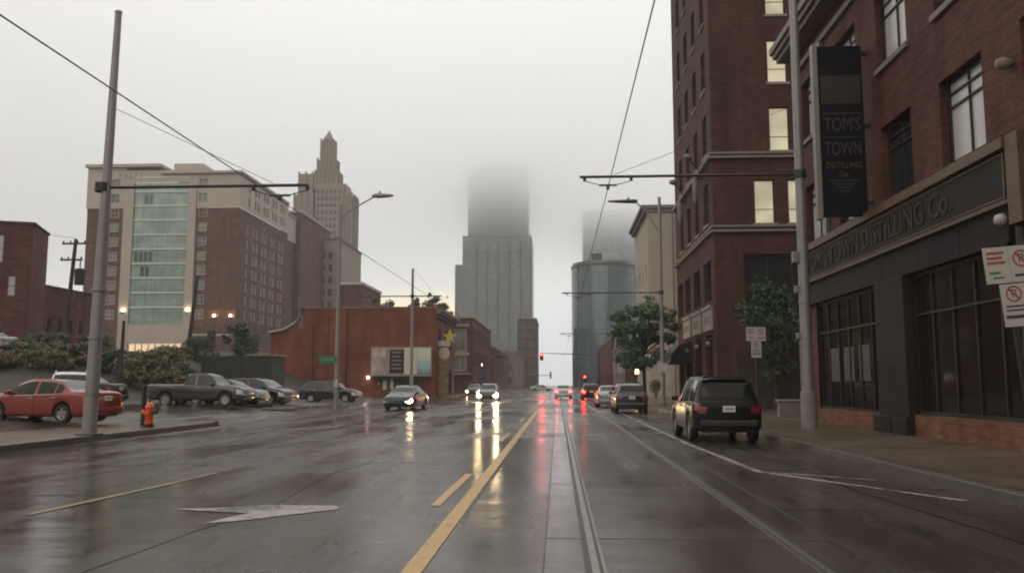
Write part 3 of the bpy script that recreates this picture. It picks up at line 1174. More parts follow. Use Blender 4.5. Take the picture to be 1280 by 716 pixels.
for y0 in (3.4, 10.6):
    g = MB()
    g.tube([(0, y0, 15.2), (-0.9, y0, 16.3)], 0.06, 8, 1)
    g.lathe([(0.0, 0.28), (0.26, 0.2), (0.3, 0.0), (0.12, -0.12)], 12, c=(-0.95, y0, 16.35))
    g.lathe([(0.16, 0.0), (0.2, -0.3), (0.17, -1.3), (0.06, -1.6)], 12, c=(-0.5, y0, 14.9))
    g.box(-0.52, -0.003, y0 - 0.03, y0 + 0.03, 14.85, 14.93, 1)
    g.build('bracket_lamp', [M['conc'], M['darksteel']], t, smooth=40)
g = MB()
prof = [(0, 4.6), (-0.9, 4.3), (-1.5, 3.6), (-1.6, 3.0)]
for i in range(3):
    (xa, za), (xb, zb) = prof[i], prof[i + 1]
    g.face([(xa, 9.4, za), (xb, 9.4, zb), (xb, 14.6, zb), (xa, 14.6, za)])
for yy in (9.4, 14.6):
    g.face([(x, yy, z) for x, z in prof] + [(0, yy, 3.0)])
g.build('awning', M['awning'], t)

# low wall, lean-to and prop in the gap
t = thing('low_wall', 'low pale concrete wall behind the dark parked car', 'wall', (FAC, 36.2, 0.15))
g = MB()
g.box(-0.5, 4.2, 0, 0.3, 0, 0.62)
g.build('wall_body', M['conc'], t, bevel=0.02)
g = MB()
g.box(-0.55, 4.25, -0.05, 0.35, 0.623, 0.72)
g.build('coping', M['sill'], t, bevel=0.02)
t = thing('patio_fence', 'dark brown board fence in the alley between the brick buildings', 'fence', (FAC + 0.2, 47.5, 0.15))
g = MB()
for k in range(24):
    g.box(k * 0.42, k * 0.42 + 0.40, 0, 0.05, 0, 3.1 + 0.05 * math.sin(k * 3.1))
g.build('board_panel', plain('dark brown boards', (0.045, 0.030, 0.022), 0.8, var=0.35, scale=1.2), t)
g = MB()
for k in range(5):
    g.box(k * 2.5 - 0.06, k * 2.5 + 0.06, 0.052, 0.17, 0, 3.2)
g.build('post', M['black'], t)
g = MB()
g.tube([(0, 0, 0), (0.62, 0.9, 1.75)], 0.045, 8)
g.v = [p for p in g.v]
o = g.build('prop_pole', M['stone_trim'], loc=(FAC + 1.0, 38.0, 0.15))
tag(o, 'pale pole leaning in the alley behind the low concrete wall', 'pole')

# beige building further up
p0 = at(809, 258, 90)
t = thing('beige_building', 'plain beige building with dark roof edge beyond the tall brown brick one', 'building', (FAC, 90, 0))
wz = []
for z0 in (4.8, 8.6, 12.4):
    for y0 in (2.0, 5.4, 8.8, 12.2):
        wz.append((-(y0 + 1.1), -y0, z0, z0 + 1.9))
g = MB()
g.panel(O, UX, NS, 0, 13, 0.1, 20.0)
g.panel(O, UW, NW, -15.6, 0, 0.1, 20.0, wz, 0.15)
g.face([(0, 15.6, 0), (13, 15.6, 0), (13, 15.6, 20), (0, 15.6, 20)])
g.face([(13, 0, 0), (13, 15.6, 0), (13, 15.6, 20), (13, 0, 20)])
g.build('wall', M['beige'], t)
g = MB()
g.box(-0.7, 13, -0.3, 15.9, 20.0, 20.35)
g.box(-0.4, 13, -0.15, 15.8, 19.6, 19.997)
g.build('roof', M['conc'], t)
for h in wz:
    window(t, O, UW, NW, h, 0.13, M['beige'], M['hotel_win'], ny=2, fw=0.07)
g = MB()
g.tube([(2.6, -0.08, 0.2), (2.6, -0.08, 19.5)], 0.07, 8)
g.build('downpipe', M['stone_trim'], t)

# low shops between the beige building and the cylinder
for i, (ya, yb, hh, mt, lb) in enumerate(((108, 124, 5.2, 'brick_far', 'low red brick shop partly behind the street tree'), (126, 150, 7.0, 'stone', 'low pale stone shop before the teal glass cylinder'), (155, 215, 9.5, 'brick_far', 'distant brown brick block at the foot of the glass cylinder'))):
    t = thing('shop_building', lb, 'building', (FAC, ya, 0))
    hl = [(-(k * 4.0 + 3.3), -(k * 4.0 + 0.7), 0.7, 3.2) for k in range(int((yb - ya) / 4))]
    g = MB()
    g.panel(O, UX, NS, 0, 12, 0, hh)
    g.panel(O, UW, NW, -(yb - ya), 0, 0, hh, hl, 0.2)
    g.face([(0, yb - ya, 0), (12, yb - ya, 0), (12, yb - ya, hh), (0, yb - ya, hh)])
    g.build('wall', M[mt], t)
    g = MB()
    g.box(-0.15, 12, -0.1, yb - ya + 0.1, hh, hh + 0.3)
    g.build('roof', M['stone_trim'], t)
    for h in hl:
        window(t, O, UW, NW, h, 0.18, M['darksteel'], M['dark_glass'], nx=2, fw=0.1, name='shop_window')

# teal glass cylinder
t = thing('cylinder_tower', 'round teal glass office tower rising behind the street tree', 'tower', (19.2, 350, 0))
g = MB()
g.lathe([(13.3, 0), (13.3, 49.2), (12.9, 50.4), (0.01, 50.5)], 48)
g.build('curtain_wall', M['teal_glass'], t, smooth=30)
g = MB()
g.lathe([(13.55, 48.3), (13.6, 48.3), (13.6, 49.3), (13.3, 49.4)], 48)
for k in range(0, 48, 8):
    a = 2 * math.pi * k / 48 + 0.1
    g.box(-0.25, 0.25, -13.5, -13.28, 0, 48.2, 0, Matrix.Rotation(a, 4, 'Z'))
g.build('mullion', M['tower_dark'], t)
g = MB()
g.box(-5.2, -1.0, -3, 3, 50.4, 54.5)
g.build('plant_room', M['tower_dark'], t)

# pale glass tower vanishing in cloud
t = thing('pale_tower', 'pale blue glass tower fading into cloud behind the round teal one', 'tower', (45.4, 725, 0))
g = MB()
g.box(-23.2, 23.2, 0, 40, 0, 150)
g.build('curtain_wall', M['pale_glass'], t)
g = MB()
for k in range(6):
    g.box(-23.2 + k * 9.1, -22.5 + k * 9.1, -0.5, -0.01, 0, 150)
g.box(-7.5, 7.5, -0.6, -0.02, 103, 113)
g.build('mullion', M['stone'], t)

# grey glass tower with its head in the cloud
t = thing('grey_tower', 'tall grey glass tower whose top disappears in the low cloud', 'tower', (-45.5, 640, 0))
g = MB()
g.box(-26.2, 26.2, 0, 46, 0, 113)
g.box(-32.3, -26.203, 4, 40, 0, 92)
g.box(-22.4, 23.6, 2, 43, 113, 170)
g.build('curtain_wall', M['tower_glass'], t)
g = MB()
for xx in (-15.4, -7.2, 1.0, 9.6, 18.0):
    g.box(xx - 0.75, xx + 0.75, -0.3, -0.01, 0, 108 if xx < 0 else 109)
g.box(-26.3, 26.3, -0.5, -0.02, 111.6, 113.3)
g.box(25.2, 26.5, -0.6, 46, 0, 111.5)
for xx in (-21.5, -19.2, -24):
    g.box(xx, xx + 1.2, -0.35, -0.03, 107.0, 109.0)
g.build('mullion', M['tower_dark'], t)

# ------------------------------------------------------------------ buildings on the left
# hotel
HX0, HX1 = -106.0, -71.0
t = thing('hotel', 'large brick hotel with a green glass bay and pale top storeys', 'hotel', (HX0, 185, 0))
W_, D_ = HX1 - HX0, 40.0
ZB, ZT = 4.0, 48.6
flo = [15.3 + 3.27 * k for k in range(10)]
fw_ = []
for k in range(10):
    z = flo[k] + 0.55
    fw_.append((5.4, 7.4, z, z + 2.1))
    fw_.append((25.7, 27.7, z, z + 2.1))
sd = []
for k in range(10):
    for y in (5, 9, 11.2, 15.2, 17.4, 21.4, 23.6, 27.6, 29.8):
        sd.append((y, y + 1.2, flo[k] + 0.55, flo[k] + 2.65))
g = MB()
g.panel(O, UX, NS, 0, 8.6, 12.4, 40.8, [h for h in fw_ if h[0] < 10 and h[3] < 40.8], 0.2)
g.panel(O, UX, NS, 25.3, W_, 12.4, 40.8, [h for h in fw_ if h[0] > 10 and h[3] < 40.8], 0.2)
g.panel(O, UX, NS, 0, 8.6, ZB, 12.4)
g.panel(O, UX, NS, 25.3, W_, ZB, 12.4)
g.panel((W_, 0, 0), UE, NE, 0, D_, ZB, 40.8, [h for h in sd if h[3] < 40.8], 0.2)
g.face([(0, 0, ZB), (0, D_, ZB), (0, D_, ZT), (0, 0, ZT)])
g.face([(0, D_, ZB), (W_, D_, ZB), (W_, D_, 40), (0, D_, 40)])
g.build('brick_wall', M['brick_hotel'], t)
g = MB()
g.panel((0, -0.25, 0), UX, NS, -0.2, 8.8, 40.8, ZT + 1.6, [h for h in fw_ if h[0] < 10 and h[2] > 40.8], 0.45)
g.panel((0, -0.25, 0), UX, NS, 8.8, 25.1, 46.6, ZT + 0.9)
g.panel((0, -0.25, 0), UX, NS, 25.1, W_ + 0.2, 40.8, ZT, [h for h in fw_ if h[0] > 10 and h[2] > 40.8], 0.45)
g.panel((W_ + 0.2, 0, 0), UE, NE, -0.25, 34, 40.8, ZT, [h for h in sd if h[2] > 40.8], 0.4)
g.panel((W_ + 0.2, 0, 0), UE, NE, 34, 44, 39.2, 46.0)
g.face([(-0.2, -0.25, 40.8), (8.8, -0.25, 40.8), (8.8, 0.3, 40.8), (-0.2, 0.3, 40.8)])
g.box(8.65, 10.9, -0.6, 0.5, 14.5, 46.59)
g.box(23.5, 25.25, -0.6, 0.5, 14.5, 46.59)
g.box(10.91, 23.49, -0.5, 0.5, 10.4, 14.6)
g.box(8.65, 10.9, -0.6, 0.5, ZB, 14.49)
g.box(23.5, 25.25, -0.6, 0.5, ZB, 14.49)
g.box(25.3, W_ + 0.1, -0.15, -0.004, 12.1, 12.5)
g.build('pale_wall', M['precast'], t)
g = MB()
g.box(-0.6, 17, -0.9, 6, ZT + 1.6, ZT + 2.3)
g.box(17.003, W_ + 0.6, -0.9, 34, ZT, ZT + 0.5)
g.box(18.2, 25, 3, 9, ZT + 0.5, ZT + 3.2)
g.box(W_ - 0.3, W_ + 0.5, 34.01, 44, 46.0, 46.4)
g.build('roof', M['precast'], t)
g = MB()
g.box(10.91, 23.49, -0.1, 0.4, 14.61, 46.55)
gw = g.build('glass_bay', M['hotel_glass'], t)
g = MB()
for k in range(10):
    z = flo[k] + 2.95
    g.box(10.92, 23.48, -0.32, -0.103, z, z + 0.34)
g.build('slab_edge', M['hotel_spandrel'], gw)
for (fx, k, nx) in ((13.2, 8, 2), (11.4, 4, 4), (13.0, 3, 2)):
    for q in range(nx):
        g = MB()
        g.box(fx + q * 1.1, fx + q * 1.1 + 0.85, -0.12, -0.102, flo[k] + 0.3, flo[k] + 2.5)
        g.build('open_pane', M['hotel_glass_dark'], gw)
random.seed(4)
for h in fw_:
    window(t, O if h[3] < 40.8 else (0, -0.1, 0), UX, NS, h, 0.18, M['precast'], random.choice([M['hotel_win'], M['hotel_win'], M['hotel_glass_dark']]), nx=2, ny=2, fw=0.15, fd=0.1)
for h in sd:
    window(t, (W_, 0, 0), UE, NE, h, 0.16, M['precast'], M['hotel_win'], fw=0.14, fd=0.1)
for (fx, fy, fz, on_side) in ((9.8, -0.75, 17.6, 0), (24.4, -0.75, 17.6, 0), (30.3, -0.2, 16.4, 0), (34.0, -0.2, 16.4, 0)):
    g = MB()
    g.box(fx - 0.35, fx + 0.35, fy - 0.3, fy, fz - 0.5, fz - 0.1)
    lb_ = g.build('wall_light', M['darksteel'], t)
    g = MB()
    g.lathe([(0.02, -0.08), (0.26, 0.02), (0.2, 0.22), (0.02, 0.3)], 10, c=(fx, fy - 0.18, fz))
    g.build('bulb', M['warm'], lb_, smooth=True)
g = MB()
g.box(11.2, 23.2, -0.14, 0.3, 6.2, 10.39)
lo = g.build('lobby_glass', M['warm_dim'], t)
g = MB()
for k in range(9):
    g.box(11.2 + k * 1.5 - 0.08, 11.2 + k * 1.5 + 0.08, -0.25, -0.141, 6.2, 10.35)
g.box(11.2, 23.2, -0.26, -0.142, 8.0, 8.2)
g.build('mullion', M['hotel_glass_dark'], lo)
random.seed(9)
g = MB()
for (x0, n, zc) in ((7.0, 5, 48.3),):
    for k in range(n):
        x = x0 + k * 1.25
        g.box(x, x + 0.18, -0.42, -0.27, zc - 0.55, zc + 0.55)
        g.box(x + 0.18, x + 0.7, -0.42, -0.27, zc + 0.38 - (k % 3) * 0.42, zc + 0.55 - (k % 3) * 0.42)
g.box(2.2, 3.2, -0.42, -0.27, 45.2, 46.2)
g.build('roof_sign', M['sign_white'], t)

# brick blocks behind the hotel
for (xa, xb, Y, pyt, mt, win, lb, dep) in (
        (352, 376, 226, 266, 'brick_hotel', None, 'plain brick wing behind the corner of the hotel', 30),
        (371, 423, 250, 300, 'deco', 1, 'brown stone block with window columns below the art deco tower', 30),
        (424, 452, 180, 356, 'brick_far', None, 'small brown block over the red warehouse roof', 20)):
    a, bq = at(xa, pyt, Y), at(xb, pyt, Y)
    wd, hz = bq.x - a.x, a.z
    t = thing('city_block', lb, 'building', (a.x, Y, 0))
    hs_ = []
    if win:
        for i in range(5):
            for k in range(9):
                x = 1.2 + i * (wd - 2) / 5
                hs_.append((x, x + 1.3, 9 + k * 3.7, 9 + k * 3.7 + 2.2))
    hs_ = [h for h in hs_ if h[3] < hz - 0.6]
    g = MB()
    g.panel(O, UX, NS, 0, wd, 0, hz, hs_, 0.25)
    g.panel((wd, 0, 0), UE, NE, 0, dep, 0, hz)
    g.face([(0, 0, 0), (0, dep, 0), (0, dep, hz), (0, 0, hz)])
    g.build('wall', M[mt], t)
    g = MB()
    g.box(-0.3, wd + 0.3, -0.3, dep, hz, hz + 0.6)
    g.build('roof', M['stone_trim'] if win else M['precast'], t)
    for h in hs_:
        window(t, O, UX, NS, h, 0.22, M['stone_trim'], M['deco_win'], fw=0.12)

# art deco tower
P = lambda px, py: at(px, py, 330)
t = thing('deco_tower', 'stepped art deco stone tower with a pointed crown beyond the hotel', 'tower', (-90.5, 330, 0))


def tier(mb, xa, xb, py0, py1, d0, d1, rib=0):
    PD = lambda px, py: at(px, py, 330 + d0)
    x0, x1 = PD(xa, py1 + 12).x + 90.5, PD(xb, py1 + 12).x + 90.5
    z0 = 0 if py0 is None else PD(410, py0).z - 3
    z1 = PD(410, py1).z
    mb.box(x0, x1, d0, d1, z0, z1)
    if rib:
        for k in range(rib + 1):
            x = x0 + (x1 - x0) * k / rib
            mb.box(x - 0.35, x + 0.35, d0 - 0.45, d0 - 0.003, z0, z1 + 0.8)
        for k in range(1, 5):
            y = d0 + (d1 - d0) * k / 5
            mb.box(x1 + 0.003, x1 + 0.4, y - 0.35, y + 0.35, z0, z1 + 0.8)
    return x0, x1, z0, z1


fx0, fx1 = P(391, 300).x + 90.5, P(426, 300).x + 90.5
ztw = P(410, 228).z
hs_ = []
for i in range(6):
    for k in range(16):
        x = fx0 + 0.7 + i * (fx1 - fx0 - 0.9) / 6
        hs_.append((x, x + 0.95, ztw - 4.2 - k * 2.75, ztw - 2.6 - k * 2.75))
g = MB()
g.panel((0, 2, 0), UX, NS, fx0, fx1, 0, ztw, hs_, 0.3)
g.face([(fx1, 2, 0), (fx1, 16, 0), (fx1, 16, ztw), (fx1, 2, ztw)])
g.face([(fx0, 2, ztw), (fx1, 2, ztw), (fx1, 16, ztw), (fx0, 16, ztw)])
tier(g, 368, 390.6, None, 243, 1.2, 14, 3)
tier(g, 374, 390.6, 243, 217, 3, 13, 2)
tier(g, 426.4, 440, None, 244, 3, 15, 3)
tier(g, 426.4, 432, 244, 230, 4, 13)
tier(g, 394, 421, 228, 215, 3, 13, 5)
tier(g, 397, 418, 215, 200, 4, 12.5, 4)
x0, x1, z0, z1 = tier(g, 401.5, 415.5, 200, 176, 5, 12, 4)
xm, ym = (x0 + x1) / 2, 8.5
for kk, (f0, f1, zz0, zz1) in enumerate(((0.86, 0.55, z1, z1 + 2.2), (0.5, 0.04, z1 + 2.2, z1 + 5.4))):
    hw = (x1 - x0) / 2
    ring = lambda f, z: [(xm - hw * f, ym - 3.5 * f, z), (xm + hw * f, ym - 3.5 * f, z), (xm + hw * f, ym + 3.5 * f, z), (xm - hw * f, ym + 3.5 * f, z)]
    a, bq = ring(f0, zz0), ring(f1, zz1)
    for q in range(4):
        g.face([a[q], a[(q + 1) % 4], bq[(q + 1) % 4], bq[q]])
g.build('wall', M['deco'], t)
wproto = None
for h in hs_:
    window(t, (0, 2, 0), UX, NS, h, 0.28, M['deco'], M['deco_win'], fw=0.08)

# red brick warehouse on the corner
t = thing('warehouse', 'long low red brick warehouse with a billboard on its blank side wall', 'building', (-12.8, 90, 0))
door = [(-4.9, -1.9, 0.05, 2.35)]
g = MB()
g.panel(O, UX, NS, -14.4, 0, 0, 9.55, door, 0.3)
g.panel(O, UX, NS, -17.8, -14.4, 0, 7.3)
g.panel(O, UE, NE, 0, 16, 0, 9.55, [(1.5, 4.5, 0.3, 3.2), (6, 9, 0.3, 3.2), (10.5, 13.5, 0.3, 3.2), (2, 3.6, 5, 7.5), (7, 8.6, 5, 7.5), (11, 12.6, 5, 7.5)], 0.3)
g.face([(-17.8, 0, 0), (-17.8, 16, 0), (-17.8, 16, 7.3), (-17.8, 0, 7.3)])
g.face([(-14.4, 0, 7.3), (-14.4, 16, 7.3), (-14.4, 16, 9.55), (-14.4, 0, 9.55)])
g.face([(0, 16, 0), (-17.8, 16, 0), (-17.8, 16, 7.3), (0, 16, 9.55)])
g.box(-12.0, -11.6, -0.16, -0.004, 0, 8.6)
g.build('wall', M['brick_ware'], t)
g = MB()
g.box(-14.3, 0, 0.3, 16, 9.0, 9.2)
g.box(-17.7, -14.42, 0.3, 16, 6.8, 7.0)
g.build('roof', M['dconc'], t)
g = MB()
g.box(-14.5, 0.06, -0.06, 0.28, 9.553, 9.68)
g.box(0.003, 0.5, -0.1, 16.1, 8.9, 9.15)
g.box(0.003, 0.75, -0.1, 16.1, 9.153, 9.4)
for k in range(26):
    g.box(0.004, 0.3, 0.3 + k * 0.6, 0.52 + k * 0.6, 8.5, 8.897)
g.build('cornice', M['stone_trim'], t)
g = MB()
g.tube([(-18.0, -0.2, 6.95), (-16.4, -0.2, 7.25), (-15.3, -0.2, 7.9), (-14.7, -0.2, 8.3), (-14.4, -0.2, 9.6)], 0.16, 8)
g.build('pipe', M['stone'], t, smooth=True)
g = MB()
g.tube([(-9.6, -0.1, 0.1), (-9.6, -0.1, 9.3)], 0.08, 8)
g.tube([(-13.2, -0.1, 0.1), (-13.2, -0.1, 7.8)], 0.08, 8)
g.build('downpipe', M['brick_far'], t)
g = MB()
g.box(-4.9, -1.9, 0.28, 0.34, 0.05, 2.35)
g.build('door', M['darksteel'], t)
for k, h in enumerate([(1.5, 4.5, 0.3, 3.2), (6, 9, 0.3, 3.2), (10.5, 13.5, 0.3, 3.2), (2, 3.6, 5, 7.5), (7, 8.6, 5, 7.5), (11, 12.6, 5, 7.5)]):
    window(t, O, UE, NE, h, 0.26, M['darksteel'], M['dark_glass'], nx=2, ny=2, fw=0.1)
for (x, z, mt) in ((-7.2, 2.2, 'lampwhite'), (-6.0, 1.5, 'sign_white')):
    g = MB()
    g.lathe([(0.0, -0.3), (0.1, -0.28), (0.14, -0.1), (0.1, 0)], 10, c=(x, 0, z), axis='y')
    g.build('wall_light', M[mt], t, smooth=True)
g = MB()
g.box(-5.6, -5.2, -0.22, -0.003, 0.9, 2.0)
g.box(-4.8, -4.45, -0.22, -0.003, 0.9, 2.05)
g.build('meter_box', M['sign_white'], t)
# billboard
t = thing('billboard', 'wide billboard with pale, dark and sky blue panels on the red warehouse wall', 'billboard', (-12.8, 89.86, 0))
g = MB()
g.box(-6.9, -0.45, -0.1, 0.13, 2.35, 5.4)
g.build('frame', M['stone'], t)
g = MB()
g.box(-6.8, -5.35, -0.13, -0.103, 2.5, 5.3)
g.build('panel', plain('mauve pattern', (0.42, 0.33, 0.33), 0.6, var=0.5, scale=0.8), t)
g = MB()
g.box(-4.9, -3.4, -0.13, -0.103, 2.65, 5.1)
dp = g.build('panel', M['dconc'], t)
g = MB()
for k in range(5):
    g.box(-4.7, -3.62 - 0.15 * (k % 2), -0.137, -0.132, 4.75 - k * 0.42, 4.9 - k * 0.42)
g.build('text_line', M['conc'], dp)
g = MB()
g.box(-3.35, -2.0, -0.13, -0.103, 2.55, 5.3)
g.build('panel', plain('cream board', (0.58, 0.57, 0.47), 0.6, var=0.12, scale=0.5), t)
mt, nt_, b_ = nodes_of('sky blue board')
tcx = nt_.nodes.new('ShaderNodeTexCoord')
sxx = nt_.nodes.new('ShaderNodeSeparateXYZ')
nt_.links.new(tcx.outputs['Object'], sxx.inputs[0])
nzx = nt_.nodes.new('ShaderNodeTexNoise')
nzx.inputs['Scale'].default_value = 1.4
nt_.links.new(tcx.outputs['Object'], nzx.inputs['Vector'])
adx = nt_.nodes.new('ShaderNodeMath')
adx.operation = 'MULTIPLY_ADD'
nt_.links.new(nzx.outputs[0], adx.inputs[0])
adx.inputs[1].default_value = 1.2
nt_.links.new(sxx.outputs[2], adx.inputs[2])
crx = nt_.nodes.new('ShaderNodeValToRGB')
mrx = nt_.nodes.new('ShaderNodeMapRange')
mrx.inputs[1].default_value = 2.9
mrx.inputs[2].default_value = 5.2
nt_.links.new(adx.outputs[0], mrx.inputs[0])
nt_.links.new(mrx.outputs[0], crx.inputs[0])
crx.color_ramp.elements[0].color = (0.08, 0.13, 0.17, 1)
crx.color_ramp.elements[1].color = (0.60, 0.63, 0.50, 1)
e_ = crx.color_ramp.elements.new(0.45)
e_.color = (0.30, 0.46, 0.54, 1)
nt_.links.new(crx.outputs[0], b_.inputs['Base Color'])
g = MB()
g.box(-1.95, -0.55, -0.13, -0.103, 2.55, 5.3)
g.build('panel', mt, t)
g = MB()
g.box(-6.85, -0.5, -0.6, 0.1, 2.05, 2.2)
g.build('ledge', M['dconc'], t)
# decorated shop sign at the warehouse corner
t = thing('shop_sign', 'tall ochre patterned shop sign with a yellow star on the warehouse corner', 'sign', (-12.2, 91.0, 0))
g = MB()
g.box(-0.55, 0.55, -0.12, 0.12, 0.0, 4.1)
g.build('column', plain('ochre pattern', (0.17, 0.115, 0.05), 0.6, var=0.65, scale=3), t, bevel=0.03)
g = MB()
g.lathe([(0.0, -0.14), (0.62, -0.12), (0.66, 0), (0.62, 0.12), (0.0, 0.14)], 20, c=(0.1, 0, 4.75), axis='y')
g.build('disc', plain('cream and red disc', (0.42, 0.34, 0.30), 0.5, var=0.4, scale=4), t, smooth=40)
g = MB()
g.box(-0.6, 0.75, -0.1, 0.1, 5.5, 6.1)
g.build('name_board', M['sign_white'], t, bevel=0.05)
g = MB()
pts = []
for k in range(10):
    a = math.pi / 2 + k * math.pi / 5
    rr = 0.85 if k % 2 == 0 else 0.36
    pts.append((0.7 + rr * math.cos(a), 6.55 + rr * math.sin(a)))
n0 = len(g.v)
g.face([(x, -0.1, z) for x, z in pts])
g.face([(x, 0.1, z) for x, z in reversed(pts)])
for k in range(10):
    a, c = pts[k], pts[(k + 1) % 10]
    g.face([(a[0], -0.1, a[1]), (a[0], 0.1, a[1]), (c[0], 0.1, c[1]), (c[0], -0.1, c[1])])
g.build('star', plain('yellow star', (0.45, 0.40, 0.08), 0.5), t)
g = MB()
for zz in (1.0, 3.5, 5.8):
    g.box(-0.62, -0.553, -0.04, 0.04, zz, zz + 0.1)
g.build('bracket', M['darksteel'], t)

# next brick building with a buff front
t = thing('brick_building', 'red brick building with buff framed windows next beyond the warehouse', 'building', (-12.4, 125, 0))
hf = [(-5.9, -3.4, 6.2, 9.6), (-2.9, -0.9, 6.2, 9.6), (-5.9, -3.4, 3.4, 5.6), (-2.9, -0.9, 3.4, 5.6)]
he = [(k * 4 + 1, k * 4 + 2.6, z, z + 2.2) for k in range(8) for z in (4.2, 7.6)]
g = MB()
g.panel(O, UX, NS, -7.5, 0, 0, 11.1, hf, 0.25)
g.panel(O, UE, NE, 0, 34, 0, 11.1, he, 0.25)
g.face([(-7.5, 0, 0), (-7.5, 34, 0), (-7.5, 34, 11.1), (-7.5, 0, 11.1)])
g.face([(-7.5, 34, 0), (0, 34, 0), (0, 34, 11.1), (-7.5, 34, 11.1)])
g.build('wall', M['brick_far'], t)
g = MB()
g.box(-7.6, 0.2, -0.2, 34.1, 11.1, 11.5)
g.box(-6.3, -0.5, -0.12, -0.004, 9.9, 10.3)
g.box(-6.3, -0.5, -0.12, -0.004, 5.65, 6.15)
g.box(-6.6, -0.3, -1.0, -0.004, 2.9, 3.1)
g.build('cornice', M['stone'], t)
for h in hf:
    window(t, O, UX, NS, h, 0.2, M['stone'], M['hotel_win'], nx=2, fw=0.22, fd=0.1)
for h in he:
    window(t, O, UE, NE, h, 0.2, M['stone_trim'], M['dark_glass'], ny=2, fw=0.1)
# further left blocks up the street
for (Y, x1, x0, hz, dep, mt, lb) in ((165, -12.6, -24, 8.5, 55, 'brick_far', 'long low brown brick row beyond the blue banner lamp post'),
                                     (240, -12.0, -30, 10.5, 60, 'brownblock', 'brown grey block far along the left kerb with a grid of windows'),
                                     (330, -8.2, -15.5, 26.5, 40, 'brick_tall', 'slim dark brick tower at the far end of the street'),
                                     (390, -14, -40, 17, 50, 'deco', 'brown block at the far end of the street')):
    t = thing('distant_building', lb, 'building', (x1, Y, 0))
    n = max(2, int((x1 - x0) / 3.5))
    hf = [(-(k + 1) * (x1 - x0) / n + 0.8, -k * (x1 - x0) / n - 0.8, z, z + 2.0) for k in range(n) for z in [1.5 + 3.6 * q for q in range(int(hz / 3.6) - 0)] if z + 2.4 < hz]
    g = MB()
    g.panel(O, UX, NS, x0 - x1, 0, 0, hz, hf, 0.25)
    g.panel(O, UE, NE, 0, dep, 0, hz)
    g.face([(x0 - x1, 0, 0), (x0 - x1, dep, 0), (x0 - x1, dep, hz), (x0 - x1, 0, hz)])
    g.build('wall', M[mt], t)
    g = MB()
    g.box(x0 - x1 - 0.2, 0.25, -0.2, dep, hz, hz + 0.4)
    if Y == 330:
        g.box(-4.4, -2.6, 0.4, 2.4, hz + 0.4, hz + 2.0)
    g.build('roof', M['stone_trim'], t)
    for h in hf:
        window(t, O, UX, NS, h, 0.22, M['stone_trim'], M['deco_win'], fw=0.15)

# old brick houses on the bank at far left
t = thing('brick_house', 'dark red three storey brick house at the left edge above the shrubs', 'building', (at(35, 400, 75).x, 75, 3.0), R(20))
z1 = at(40, 281, 75).z - 3.0
hf = [(-3.15, -2.35, z1 - 3.6, z1 - 1.0), (-1.9, -1.2, z1 - 6.6, z1 - 4.7), (-3.3, -2.55, z1 - 6.8, z1 - 4.7), (-3.0, -2.2, 0.9, 4.2)]
g = MB()
g.panel(O, UX, NS, -12, 0, -1, z1, hf, 0.2)
g.panel(O, UE, NE, 0, 6, -1, z1 - 0.05)
g.face([(-12, 0, -1), (-12, 6, -1), (-12, 6, z1), (-12, 0, z1)])
g.face([(-12, 6, -1), (0, 6, -1), (0, 6, z1), (-12, 6, z1)])
g.build('wall', M['brick_far'], t)
g = MB()
g.box(-12.1, 0.12, -0.12, 6.1, z1, z1 + 0.22)
g.build('roof', M['brick_tall'], t)
for h in hf:
    window(t, O, UX, NS, h, 0.18, M['stone_trim'], M['hotel_win'] if h[2] < 3 else M['blind'], ny=2, fw=0.09)
a = at(56, 358, 84)
t = thing('brick_shed', 'long lower red brick building with small dark windows behind the utility pole', 'building', (a.x, 84, 3.0))
z1 = a.z - 3.0
hf = [(y, y + 0.7, 3.6, 5.3) for y in (0.6, 2.6, 4.6, 6.6, 8.6)]
g = MB()
g.panel(O, UE, NE, 0, 11, -2, z1, hf, 0.2)
g.panel(O, UX, NS, -9, 0, -2, z1)
g.face([(-9, 11, -2), (0, 11, -2), (0, 11, z1), (-9, 11, z1)])
g.build('wall', M['brick_far'], t)
g = MB()
g.box(-9.1, 0.12, -0.12, 11.1, z1, z1 + 0.2)
g.build('roof', M['brick_tall'], t)
for h in hf:
    window(t, O, UE, NE, h, 0.18, M['darksteel'], M['dark_glass'], ny=2, fw=0.07)
# dark green enclosure at the back of the lot
a, bq = at(252, 445, 66), at(341, 445, 66)
t = thing('lot_enclosure', 'dark green enclosure wall with a pale coping at the back of the car park', 'wall', (a.x, 66, 0.1))
wd = bq.x - a.x
g = MB()
g.box(0, wd, 0, 3, 0, a.z - 0.1)
for k in range(9):
    g.box(k * wd / 9 + 0.05, k * wd / 9 + 0.12, -0.05, -0.003, 0, a.z - 0.15)
g.build('wall_body', plain('dark green boards', (0.022, 0.028, 0.022), 0.7, var=0.25), t)
g = MB()
g.box(wd * 0.62, wd + 0.1, -0.12, 3.1, a.z - 0.098, a.z + 0.05)
g.build('coping', M['stone_trim'], t)

# ------------------------------------------------------------------ vehicles


